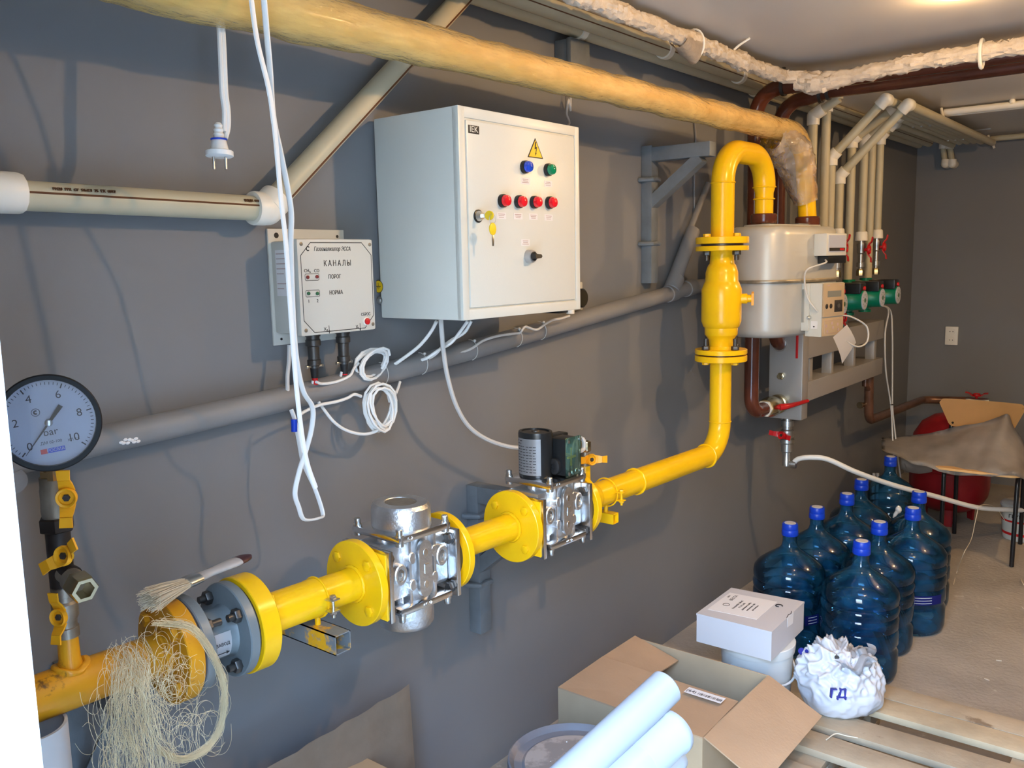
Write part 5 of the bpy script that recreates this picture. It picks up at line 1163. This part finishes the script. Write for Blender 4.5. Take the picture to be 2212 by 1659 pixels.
cable('straw_twine', [at(1785, 1598, z=PT+.003), at(1805, 1585, z=PT+.006), at(1830, 1590, z=PT+.004), at(1853, 1594, z=PT+.004)], .0016, 'twine', 'bit of pale twine lying on the pallet by the carton flap', 'twine')
# crumpled film under the boards
random.seed(3)
gr = [[(1.0+.06*i+random.uniform(-.01, .01), 2.37+.018*j, .03+random.uniform(0, .05)) for j in range(7)] for i in range(9)]
tag(MB().sheet(gr, .001).build('crumpled_paper', 'drum'), 'crumpled grey paper lying under the pallet boards', 'paper')

# ================================================================ CARTON WITH OPEN FLAPS
BZ = .30; bx0, bx1, by0, by1 = .222, .668, 1.90, 2.322; th = .004
t = thing('cardboard_box', 'large brown cardboard box with an open flap and barcode sticker', 'cardboard box', (bx0, by0, 0))
b = MB(); b.box((bx0, by0, .001), (bx1, by0+th, BZ)); b.box((bx0, by1-th, .001), (bx1, by1, BZ)); b.box((bx0, by0+th, .001), (bx0+th, by1-th, BZ)); b.box((bx1-th, by0+th, .001), (bx1, by1-th, BZ)); b.box((bx0+th, by0+th, .001), (bx1-th, by1-th, .006)); b.build('carton_body', 'cardin', t)
def slab(pts, name, m, thk=.004): b = MB(); n = (V(pts[1])-V(pts[0])).cross(V(pts[2])-V(pts[1])); n = n if n.z > 0 else -n; b.prism(pts, n, thk); return b.build(name, m, t)
# left short-side flap closed inward (two creased panels), front long flap closed over it
slab([(bx0, by1, BZ+.002), (bx0+.165, by1-.02, BZ-.028), (bx0+.16, by0+.225, BZ-.02), (bx0, by0+.215, BZ+.004)], 'left_flap', 'card')
slab([(bx0, by0, BZ), (bx1, by0, BZ), (bx1-.01, by0+.235, BZ-.006), (bx0+.005, by0+.225, BZ+.008)], 'front_flap', 'card')
fA = [V((bx1, by0+.01, BZ)), V((bx1, by1-.01, BZ)), at(1780, 1570, x=bx1+.155), at(1665, 1690, x=bx1+.15)]
pA, pB = V((bx1, by0+.005, BZ)), V((bx1, by1-.005, BZ))
pC, pD = V((bx1+.155, by1-.005, BZ-.075)), V((bx1+.155, by0+.005, BZ-.075))
fl = slab([pA, pB, pC, pD], 'right_flap', 'card')
q = at(1522, 1503, z=BZ+.008); b = MB(); b.box((q.x-.055, q.y-.0165, 0), (q.x+.055, q.y+.0165, .0008))
Ms = Matrix.Rotation(.02, 3, 'Z')
zz = BZ+.0115
for v in b.bm.verts: v.co.z += zz-.002+(v.co.y-by0)*-.07*0
bs = b.build('barcode_sticker', 'paper', t)
b = MB(); random.seed(9); x_ = q.x-.018
while x_ < q.x+.05: w_ = random.choice((.0008, .0014, .002)); b.box((x_, q.y-.009, zz-.001), (x_+w_, q.y+.003, zz-.0007)); x_ += w_+random.choice((.0012, .0018, .003))
b.build('barcode', 'ink', t)
text('(64)', .018, (q.x-.038, q.y-.002, zz-.0008), Matrix.Identity(3), 'ink', t, ext=.0002)

# ================================================================ CARDBOARD SHEETS ON THE LEFT
t = thing('cardboard_sheet', 'upright creased cardboard panel leaning on the wall at bottom centre-left', 'cardboard', (.12, 1.2, 0))
A = at(885, 1477, x=.12); B0 = at(590, 1655, x=.12)
b = MB(); ys = [A.y-.62*i/18 for i in range(19)]
b.sheet([[(.12+.004*math.sin(y*60)+(.006 if i in (2, 5) else 0)+(.02*(1-z/.48)), y+.004*random.uniform(-1, 1)*(1 if j == 0 else 0), z-(A.y-y)*.04) for j, z in enumerate((.002+(A.y-y)*.04, .2, .36, .478))] for i, y in enumerate(ys)], .005); b.build('cardboard_panel', 'carddark', t)
t = thing('cardboard_box', 'low cardboard carton edge at the very bottom, left of the dusty lid', 'cardboard box', (.4, .95, 0))
A = at(788, 1634, z=.36); b = MB(); b.box((A.x, A.y-.30, .002), (A.x+.30, A.y, .36), .003); b.build('carton_body', 'cardin', t)

# ================================================================ DRUM WITH DUSTY LID
dz = .36; c = at(1240, 1636, z=dz)
t = thing('lidded_drum', 'dusty grey round drum lid with raised rim at bottom centre', 'drum', (c.x, c.y, 0)); Rd = .155
b = MB(); b.lathe((c.x, c.y, .001), (0, 0, 1), [(0, Rd*.86), (.01, Rd*.9), (dz-.04, Rd*.94)], 52); b.build('drum_body', 'drum', t)
b = MB(); b.lathe((c.x, c.y, dz), (0, 0, 1), [(-.055, Rd*.95), (-.05, Rd), (-.012, Rd*1.0), (0, Rd*.99), (.002, Rd*.965), (-.003, Rd*.93), (-.012, Rd*.90), (-.014, Rd*.78), (-.011, Rd*.75), (-.011, .001)], 60); ld = b.build('lid', 'drum', t)
b = MB(); b.lathe((c.x, c.y, dz-.0108), (0, 0, 1), [(0, Rd*.74), (.0006, Rd*.6), (.001, .001)], 40); b.build('dust_layer', 'dust', ld)
random.seed(2); b = MB()
for i in range(10): a, r_ = random.uniform(0, 2*PI), random.uniform(0, Rd*.6); b.sphere((c.x+r_*math.cos(a), c.y+r_*math.sin(a), dz-.009), random.uniform(.001, .0026), (1, 1, .5), 8, 5)
tag(b.build('plaster_crumbs', 'white'), 'tiny white crumbs scattered on the dusty drum lid', 'crumbs'); bpy.data.objects['plaster_crumbs']['kind'] = 'stuff'

# ================================================================ WHITE PVC TUBES
def pvc(pe, pf, r, label, m='pvc', collar=False, bore=True, coloff=0):
    p, q = V(pe), V(pf); d = (q-p).normalized()
    t = thing('white_plastic_tube', label, 'plastic tube', q, 'white plastic tubes leaning at the bottom')
    b = MB(); b.hollow(p, q, r, r*.9, 44) if bore else b.cyl(p, q, r, n=44, bev=.004); b.build('tube', m, t)
    if collar:
        b = MB(); b.lathe(p, d, [(.0, r*1.05), (.006, r*1.10), (.016, r*1.10), (.02, r*1.02), (.10, r*1.02), (.104, r)], 44, cap=False); b.build('socket_collar', m, t)
def toward(px, py, depth): return CAM+(_f+_r*((px-1106)/FPX)-_u*((py-829.5)/FPX))*depth
E1 = toward(1442, 1481, 1.62); G1 = toward(1000, 1895, 1.33)
pvc(E1, E1+(G1-E1)*1.15, .0325, 'uppermost of three white plastic tubes slanting in from the bottom edge', bore=False)
E2 = toward(1458, 1576, 1.60); G2 = toward(1090, 1935, 1.32)
pvc(E2, E2+(G2-E2)*1.15, .0385, 'middle white plastic tube, the widest, with a collar at its end', collar=True, bore=False)
E3 = toward(1462, 1634, 1.66); G3 = toward(1150, 1940, 1.40)
pvc(E3, E3+(G3-E3)*1.15, .0235, 'lowest and smallest of the three slanting white tubes', collar=True, bore=False)

# dusty standing pipe at lower left
c = V((.215, .535, 0)); zt = .795; cc = at(60, 1570, z=zt)
t = thing('standing_drain_pipe', 'open dusty white plastic pipe standing at the lower left corner', 'plastic pipe', (cc.x, cc.y, 0))
b = MB(); b.hollow((cc.x, cc.y, .001), (cc.x, cc.y, zt), .056, .051, 44); b.build('pipe', 'pvcg', t)

# ================================================================ BUCKET + WHITE BOX
wz = .400
q = [at(a, b_, z=wz) for a, b_ in ((1580, 1270), (1737, 1300), (1667, 1365), (1505, 1325))]
hb = .092
cxb, cyb = (q[0]+q[2]).x/2, (q[0]+q[2]).y/2
t = thing('plastic_bucket', 'white plastic bucket with a lid peeking out under the white box', 'bucket', (cxb, cyb, 0))
rb = .115; zb = wz-hb-.002
b = MB(); b.lathe((cxb+.02, cyb+.01, .001), (0, 0, 1), [(0, rb*.84), (.01, rb*.86), (zb-.02, rb*.97)], 44); b.build('bucket_body', 'buckw', t)
b = MB(); b.lathe((cxb+.02, cyb+.01, zb), (0, 0, 1), [(-.03, rb), (-.012, rb*1.02), (-.002, rb*1.02), (0, rb), (-.001, .001)], 48); b.build('lid', 'buckw', t)
b = MB(); b.tube(spline([(cxb+.02+.117*math.cos(a), cyb+.01+.117*math.sin(a), zb-.06-.05*math.sin((a+1.9)*1.0)) for a in [-1.9+.26*i for i in range(13)]], 3), .0035, 7); b.build('bail_handle', 'cord', t)
t = thing('white_parcel_box', 'white card box with a printed label lid, set on the bucket behind the carton', 'box', (cxb, cyb, wz-hb))
dwn = V((0, 0, -hb))
b = MB(); b.prism([p+dwn for p in q], (0, 0, 1), hb-.003); b.build('box_base', 'paperw', t)
b = MB(); ctr = sum(q, V())/4
b.prism([ctr+(p-ctr)*1.008+V((0, 0, -.006)) for p in q], (0, 0, 1), .0065); ld = b.build('box_lid', 'paperw', t)
ux, uy = (q[1]-q[0]).normalized(), (q[0]-q[3]).normalized()
b = MB(); c0 = ctr-ux*.028+uy*.005; b.prism([c0-ux*.078-uy*.085, c0+ux*.078-uy*.085, c0+ux*.078+uy*.085, c0-ux*.078+uy*.085], (0, 0, 1), .0012); ll = b.build('printed_label', 'paper', t)
Rt = Matrix([[uy[i], -ux[i], (0, 0, 1)[i]] for i in range(3)])
ztx = V((0, 0, .0014))
text('ВЕСТА', .015, c0-ux*.048+uy*.045+ztx, Rt, 'ink', t); text('ООО', .008, c0-ux*.066+uy*.05+ztx, Rt, 'ink', t)
for i, s_ in enumerate(('Клапан ВН 2М-4К', 'ТУ 3712-002', 'давление 0,1 МПа', 'напряжение 220В', 'дата выпуска')): text(s_, .0095-.0005*i, c0-ux*(.015-.014*i)-uy*.002+ztx, Rt, 'ink', t)
b = MB(); b.tube([c0-ux*.045-uy*.02+ztx+ux*(.010*math.cos(a))+uy*(.010*math.sin(a)) for a in [x*PI/10 for x in range(20)]], .001, 5, closed=True); b.build('quality_mark', 'ink', t)
b = MB(); b.tube([c0+ux*.095+uy*.055+ztx+ux*(.010*math.cos(a))+uy*(.010*math.sin(a)) for a in [x*PI/10 for x in range(17)]], .002, 5); b.build('quality_mark', 'ink', t)
b = MB(); m_ = (q[1]+q[2])/2+uy*.02; b.prism([m_-uy*.035+ux*.001, m_+uy*.02+ux*.001, m_+uy*.015+ux*.001+V((0, 0, -.035)), m_-uy*.03+ux*.001+V((0, 0, -.032))], ux, .0007); b.build('clear_tape', 'paper', t)
b = MB(); b.tube([m_-uy*.035+V((0, 0, .0012)), m_-uy*.01+V((0, 0, .0012))+ux*-.004, m_+V((0, 0, .001)), m_+uy*.02+V((0, 0, .0012))-ux*.005], .0011, 5); b.build('torn_edge', 'ink', t)

# ================================================================ CARRIER BAG
bc = at(1790, 1480, z=.20); bc = V((.780, 2.585, PT+.0))
t = thing('carrier_bag', 'crumpled white plastic carrier bag with dark blue letters, sitting on the pallet', 'plastic bag', bc)
random.seed(21)
b = MB(); g_ = bmesh.ops.create_icosphere(b.bm, subdivisions=6, radius=1)
for v in g_['verts']:
    p = v.co.normalized(); 
    r1 = 1+.16*mnoise.noise(p*1.3+V((3, 1, 5)))
    cr = abs(mnoise.noise(p*2.4+V((9, 2, 1))))+.55*abs(mnoise.noise(p*5.2+V((1, 7, 4))))
    topw = max(0, p.z+.3); r1 += -.42*cr*(.14+topw)+.10
    x_, y_, z_ = p.x*.120*r1, p.y*.118*r1, p.z*.118*r1
    z_ = max(z_, -.080+.002*mnoise.noise(p*9)); v.co = V((x_, y_, z_+.081))+bc
bago = b.build('bag_body', 'bag', t, sharp=180)
for i, (ang, tilt, ln, w0) in enumerate(((.15, .75, .105, .06), (1.1, .45, .085, .055), (-.75, .95, .105, .06), (2.2, .9, .05, .06), (-1.7, .8, .05, .05))):
    d = V((math.cos(ang)*math.sin(tilt), math.sin(ang)*math.sin(tilt), math.cos(tilt))); s_ = V((-math.sin(ang), math.cos(ang), .1)); n_ = d.cross(s_); o = bc+V((.012, .0, .105))+V((d.x, d.y, 0))*.035
    gr = []
    for u in range(9):
        uu = u/8; row = []
        for w_ in range(11):
            ww = w_/5-1; row.append(o+d*(ln*math.sin(uu*PI*.62))+s_*(w0*ww*(.55+.5*uu))+n_*(.018*math.sin(ww*4+i*2+uu*2)+.05*uu*uu)+V((0, 0, -.03*uu*uu)))
        gr.append(row)
    b = MB(); b.sheet(gr, .0008); b.build('bag_fold', 'bag', t, sharp=60)
from mathutils.bvhtree import BVHTree
bvh = BVHTree.FromPolygons([v.co+bc for v in bago.data.vertices], [list(p.vertices) for p in bago.data.polygons])
def on_bag(px, py):
    d = (_f + _r*((px-1106)/FPX) - _u*((py-829.5)/FPX)).normalized(); h = bvh.ray_cast(CAM, d); return (h[0], h[1]) if h[0] else (bc+V((.05, -.08, .08)), V((.5, -.8, .2)))
hp_, hn_ = on_bag(1808, 1497)
nn = V((.55, -.75, .12)).normalized(); rr0 = V((0, 0, 1)).cross(nn).normalized(); uu0 = nn.cross(rr0)
RB_ = Matrix([[rr0[i], uu0[i], nn[i]] for i in range(3)])
text('ГД', .036, hp_+nn*.006, RB_, 'inkblue', t, ext=.007, shear=.12)
for px_, py_, r_, mt in ((1731, 1406, .011, 'inkblue'), (1743, 1407, .007, 'inkblue'), (1754, 1380, .0055, 'inkblue'), (1717, 1400, .006, 'inkblue'), (1808, 1420, .008, 'steel')):
    h_, n_ = on_bag(px_, py_); b = MB(); b.lathe(h_-n_*.006, n_, [(0, r_), (.0075, r_*.9), (.008, .0005)], 14); b.build('printed_mark', mt, t)

# ================================================================ FLAX TOW
random.seed(33)
t = thing('flax_tow', 'tangled bundle of pale plumber\'s flax draped over the big yellow flange', 'flax fibre', at(330, 1480, x=.30))
def strand(b, ctrl, jit, r=.0004, k=4):
    pts = [V(p)+V((random.gauss(0, jit), random.gauss(0, jit), random.gauss(0, jit))) for p in ctrl]; b.tube(spline(pts, k), r, 3, cap=False)
def P_(px, py, x): return at(px, py, x=x)
xf = .325
b = MB()
for i in range(120):      # main hanging mass
    s0 = random.uniform(-1, 1); a = [P_(275+s0*28, 1400+random.uniform(-10, 50), xf-.02), P_(278+s0*35, 1450, xf), P_(282+s0*44, 1510, xf+.01), P_(290+s0*56, 1575, xf+.01), P_(302+s0*74, 1640, xf+.005), P_(305+s0*84, 1720, xf)]
    strand(b, a, .008, .0003)
b.build('hanging_fibres', 'hemp', t)
b = MB()
for i in range(110):      # ring swinging off the flange to the right
    a = [P_(360+random.uniform(-30, 10), 1345, xf), P_(410, 1355, xf+.01), P_(452, 1400, xf+.01), P_(480, 1460, xf+.01), P_(485, 1520, xf+.01), P_(472, 1580, xf+.01), P_(435, 1625, xf+.01), P_(385, 1640, xf), P_(345, 1620, xf)]
    strand(b, a, .0032, .0003)
b.build('looped_fibres', 'hemp', t)
b = MB()
def curl(px, py, R_, zs=1.0):      # a springy loop of fibre
    c = P_(px, py, xf+random.uniform(-.012, .012)); a0 = random.uniform(0, 2*PI); sp = random.uniform(2.2, 5.0); rr = random.uniform(.5, 1)*R_; tl = random.uniform(-.8, .8)
    a = [c+V((.006*math.sin(a0+2*q), rr*math.cos(a0+sp*q)*(1-.3*q)+.010*q*tl, zs*rr*math.sin(a0+sp*q)*(1+.4*q)-.02*q*zs)) for q in [k/7 for k in range(8)]]
    b.tube(spline(a, 3), .00028, 3, cap=False)
for i in range(110): curl(random.gauss(355, 34), random.gauss(1465, 62), .026)
for i in range(130): curl(random.gauss(278, 32), random.gauss(1560, 60), .026, 1.5)
for i in range(40): curl(random.gauss(400, 42), random.gauss(1580, 45), .035, 1.1)
b.build('tangled_fibres', 'hemp', t)
b = MB()
for i in range(40):      # wrap over the pipe
    s0 = random.uniform(-1, 1); yy = .69+.028*s0; a = [g(yy)+V((.05*math.cos(q), 0, .042*math.sin(q))) for q in (-1.6, -.8, 0, .8, 1.5)]; strand(b, a, .005, .0003)
b.build('fibres_over_pipe', 'hemp', t)

# ================================================================ PAINT BRUSH
pb0 = g(.772)+V((.02, 0, RF+.012)); pb1 = g(.918)+V((-.0, 0, RF+.010))
A = at(320, 1293, x=pb0.x+.02); Bq = at(541, 1200, x=pb1.x-.005)
d = (Bq-A).normalized(); Lb = (Bq-A).length
t = thing('paint_brush', 'flat old paint brush with dark handle tip lying across the big flanges', 'paint brush', A)
sd_ = d.cross(V((0, 0, 1))).normalized(); nn2 = sd_.cross(d).normalized()
def blade(ps, name, m, cap=True):
    b = MB(); rings = []
    for u, w_, h_ in ps: rings.append([b.bm.verts.new(A+d*(u*Lb)+sd_*(w_*math.cos(a))+nn2*(h_*math.sin(a))) for a in [x*PI/10 for x in range(20)]])
    for X_, Y_ in zip(rings, rings[1:]):
        for i in range(20): b.bm.faces.new((X_[i], X_[(i+1) % 20], Y_[(i+1) % 20], Y_[i]))
    b.bm.faces.new(rings[0][::-1]); b.bm.faces.new(rings[-1]); return b.build(name, m, t)
blade([(.33, .019, .009), (.37, .0195, .0095), (.45, .0185, .009)], 'ferrule', 'zinc')
blade([(.44, .0165, .008), (.50, .0125, .0075), (.58, .0105, .007), (.68, .0135, .007), (.80, .0165, .007), (.86, .0162, .007)], 'handle', 'brushwood')
blade([(.855, .0166, .0073), (.92, .015, .007), (.97, .011, .005), (1.0, .004, .003)], 'handle_tip', 'plum')
b = MB(); random.seed(8)
for i in range(520):
    a, rr2 = random.uniform(0, 2*PI), math.sqrt(random.random()); w_, h_ = rr2*math.cos(a), rr2*math.sin(a)
    p0 = A+d*(.34*Lb)+sd_*(.0165*w_)+nn2*(.008*h_); l_ = random.uniform(.29, .37)*Lb; p1 = p0-d*l_+sd_*(.010*w_+random.gauss(0, .003))+nn2*(.009*h_+random.gauss(0, .003)-.004); b.tube([p0, p0.lerp(p1, .5)+nn2*.001, p1], .00048, 3, cap=False)
b.build('bristles', 'bristle', t)

# ================================================================ RED TANK, CHAIR, SHEET, BUCKET
tc = V((.50, 5.28, 0)); Rt_ = .205
t = thing('expansion_tank', 'dusty red round expansion tank on feet behind the chair', 'expansion tank', tc)
b = MB(); b.lathe((tc.x, tc.y, .06), (0, 0, 1), [(0, .03), (.015, Rt_*.55), (.05, Rt_*.83), (.10, Rt_*.96), (.15, Rt_), (.36, Rt_), (.43, Rt_*.94), (.50, Rt_*.74), (.54, Rt_*.45), (.555, Rt_*.15), (.556, .01)], 56); b.build('tank_shell', 'tank', t)
b = MB(); b.lathe((tc.x, tc.y, .315), (0, 0, 1), [(-.01, Rt_), (-.006, Rt_+.005), (.006, Rt_+.005), (.01, Rt_)], 56, cap=False); b.build('seam', 'tank', t)
for a in (-1.35, .75, 2.85):
    c = V((tc.x+.13*math.cos(a), tc.y+.13*math.sin(a), 0)); tt = V((-math.sin(a), math.cos(a), 0)); rr_3 = V((math.cos(a), math.sin(a), 0))
    b = MB(); b.prism([c-tt*.035+V((0, 0, .12)), c+tt*.035+V((0, 0, .12)), c+tt*.022+V((0, 0, .001)), c-tt*.022+V((0, 0, .001))], rr_3, .012); b.build('foot', 'tank', t)
b = MB(); b.lathe((tc.x, tc.y, .61), (0, 0, 1), [(0, .03), (.03, .028), (.032, .018), (.06, .018)], 18); b.build('top_fitting', 'blackpl', t)

t = thing('school_chair', 'chair with varnished plywood back and black tube legs, plastic sheet over its seat', 'chair', (.73, 4.85, 0))
fl_, fr_, rl_, rr4 = V((.60, 4.68, 0)), V((.925, 4.636, 0)), V((.59, 5.03, 0)), V((.90, 5.035, 0)); SZ = .438
for (p, q) in ((fl_, rl_), (fr_, rr4)):
    pts = fillet([p+V((0, 0, .003)), p+V((-.006 if p is fl_ else .0, .03, SZ-.012)), V((q.x, q.y-.02, SZ-.012)), q+V((0, .0, .003))], .045, 6)
    b = MB(); b.tube(pts, .0105, 14); b.build('leg_frame', 'tube', t)
for y_ in (4.74, 4.96): b = MB(); b.cyl((.60, y_, SZ-.014), (.915, y_, SZ-.014), .009, n=12); b.build('cross_bar', 'tube', t)
def rrect(x0, x1, ya_, yb_, r, z): return [V((x, y, z)) for x, y in oblong(x0, x1, ya_, yb_, r, 6)]
b = MB(); b.prism(rrect(.555, .945, 4.615, 4.99, .06, SZ), (0, 0, 1), .011); b.build('seat', 'ply', t)
bl = at(2032, 862, y=5.06); br = at(2214, 872, y=5.06)
zt_, zb_ = .728, .578; xl, xr = bl.x, br.x+.008
pts = [(xl+.02, zt_), (xl+.003, zt_-.012), (xl, zt_-.03), (xl+.035, zb_+.02), (xl+.05, zb_), (xr-.06, zb_), (xr-.045, zb_+.02), (xr, zt_-.03), (xr-.003, zt_-.012), (xr-.02, zt_)]
gx_ = []
b = MB(); n_c = 14
bm_ = b.bm; F_, K_ = [], []
def bowl(x): return .03*(1-((x-(xl+xr)/2)/((xr-xl)/2))**2)
lo_edge = lambda x: zb_ if xl+.05 < x < xr-.055 else zb_+(.125*(max(0, (xl+.05-x)/.05)) if x < xl+.06 else .125*max(0, (x-(xr-.055))/.055))
cols = []
for i in range(n_c*2+1):
    x = xl+(xr-xl)*i/(n_c*2); ztop = zt_-.02*max(0, 1-(min(x-xl, xr-x)/.02))**2
    cols.append([(x, 5.045+bowl(x)-.01+(z_-zt_)*-.10, z_) for z_ in (ztop, (ztop+lo_edge(x))/2, lo_edge(x))])
b.sheet(cols, .009); b.build('backrest', 'ply', t)
for x_, y_ in ((xl+.055, 5.062), (xr-.06, 5.062)):
    b = MB(); b.tube(spline([(x_, 5.0, SZ-.01), (x_, 5.05, SZ+.05), (x_, y_+.018, .6), (x_, y_+.012, .69)], 4), .0105, 12); b.build('back_post', 'tube', t)
for px, py in ((2058, 913),): q = at(px, py, y=5.03); b = MB(); b.sphere(q, .006, u=10, v=6); b.build('rivet', 'tube', t)
# dusty plastic sheet draped over seat and back
random.seed(6)
t = thing('plastic_sheet', 'dusty translucent plastic sheet draped over the chair seat and against the red tank', 'plastic sheet', (.7, 4.9, .5))
outline_top = [(1905, 945), (1950, 940), (2000, 935), (2050, 927), (2100, 915), (2150, 905), (2177, 893), (2190, 920), (2205, 950), (2225, 985), (2250, 1010)]
outline_bot = [(1905, 975), (1935, 985), (1965, 1000), (2000, 1012), (2040, 1022), (2085, 1026), (2130, 1030), (2170, 1032), (2195, 1028), (2212, 1035), (2240, 1055)]
rows = []
for i, (a_, b_) in enumerate(zip(outline_top, outline_bot)):
    pa, pb = at(*a_, y=5.02), at(*b_, y=4.60); row = []
    for j in range(9):
        u = j/8; p = pa.lerp(pb, u); p.z += .012*mnoise.noise(p*14)+.0; p.y += .02*mnoise.noise(p*9+V((5, 5, 5))); row.append(p)
    rows.append(row)
def smooth_rows(rows, k):
    out = []
    for j in range(len(rows[0])): out.append(spline([r[j] for r in rows], k))
    return [list(c) for c in zip(*out)]
rows = smooth_rows(rows, 4)
for r in rows:
    for j, p in enumerate(r): p += V((0, .012*mnoise.noise(p*22), .010*mnoise.noise(p*18+V((3, 3, 3)))))
b = MB(); b.sheet(rows, .0012); b.build('sheet', 'sheetp', t, sharp=70)
rows = [[at(px, py, y=4.72+.02*k) for k, py in enumerate((985+i*1.5, 1000+i*2, 1012+i*3+6*math.sin(i)))] for i, px in enumerate((1945, 1965, 1985, 2000, 2014))]
b = MB(); b.sheet(smooth_rows(rows, 3), .001); b.build('hanging_corner', 'sheetp', t, sharp=70)
# white paint bucket
q = at(2200, 1173, z=0); c = V((q.x+.00, q.y+.10, 0))
t = thing('paint_bucket', 'white paint bucket with red stripes behind the chair legs at right edge', 'bucket', c)
b = MB(); b.lathe((c.x, c.y, .001), (0, 0, 1), [(0, .088), (.006, .092), (.17, .105), (.178, .109), (.184, .109), (.186, .104)], 40); b.build('bucket_body', 'buckw', t)
b = MB(); b.lathe((c.x, c.y, .185), (0, 0, 1), [(0, .104), (.004, .106), (.008, .10), (.008, .001)], 40); b.build('lid', 'buckw', t)
for z0_, z1_ in ((.10, .110), (.03, .044)): b = MB(); b.lathe((c.x, c.y, 0), (0, 0, 1), [(z0_, .0925+.0755*z0_+.0), (z1_, .0925+.0755*z1_)], 40, cap=False); b.build('red_stripe', 'red', t)
a_ = math.atan2(CAM.y-c.y, CAM.x-c.x)-.25; nn3 = V((math.cos(a_), math.sin(a_), 0)); rt3 = V((0, 0, 1)).cross(nn3)
text('ГРУНТ', .026, V((c.x, c.y, .135))+nn3*.1045, Matrix([[rt3[i], (0, 0, 1)[i], nn3[i]] for i in range(3)]), 'ink', t, ext=.002)
# twine hanging from the hose
cable('hanging_twine', [at(2113, 1098, x=.77), at(2106, 1130, x=.77), at(2098, 1165, x=.78), at(2082, 1195, x=.80), at(2068, 1232, z=.01), at(2060, 1262, z=.004)], .0018, 'twine', 'left pale twine end hanging from the white hose to the floor', 'twine')
cable('hanging_twine', [at(2113, 1093, x=.78), at(2130, 1090, x=.79), at(2150, 1096, x=.80), at(2164, 1114, x=.81), at(2178, 1140, x=.83), at(2188, 1180, x=.86), at(2196, 1220, x=.88), at(2206, 1252, z=.01), at(2216, 1270, z=.004)], .0018, 'twine', 'right pale twine end hanging from the hose past the chair leg', 'twine')
# two thin white pipes standing by the far bottle
for i, px in enumerate((1888, 1896)):
    p = at(px, 1022, x=.10); q0 = V((.10, p.y, .001)); b = MB(); b.cyl(q0, p, .009, n=14)
    tag(b.build('thin_white_pipe', 'cordg'), ('left of two thin white pipes standing behind the bottles', 'right of two thin white pipes standing behind the bottles')[i], 'pipe', 'thin white pipes behind the bottles')
b = MB(); q = at(1941, 1101, x=.52); b.sphere(q, .014, (1, 1, 1.3), 12, 8); b.lathe(q, (-.5, -.3, -1), [(0, .010), (.03, .008), (.045, .002)], 12); tag(b.build('loose_plug', 'cord'), 'small white plug end lying between the two rear bottles', 'plug')
# scraps on the floor
random.seed(14)
b = MB()
for i in range(14):
    p = V((random.uniform(.95, 1.9), random.uniform(2.95, 4.6), .002)); a = random.uniform(0, PI); b.box(p-V((.009, .0015, .001)), p+V((.009, .0015, .002)), R=Matrix.Rotation(a, 3, 'Z'))
o = tag(b.build('floor_scraps', 'twine'), 'pale scraps and straw bits scattered on the concrete floor', 'floor debris'); o['kind'] = 'stuff'
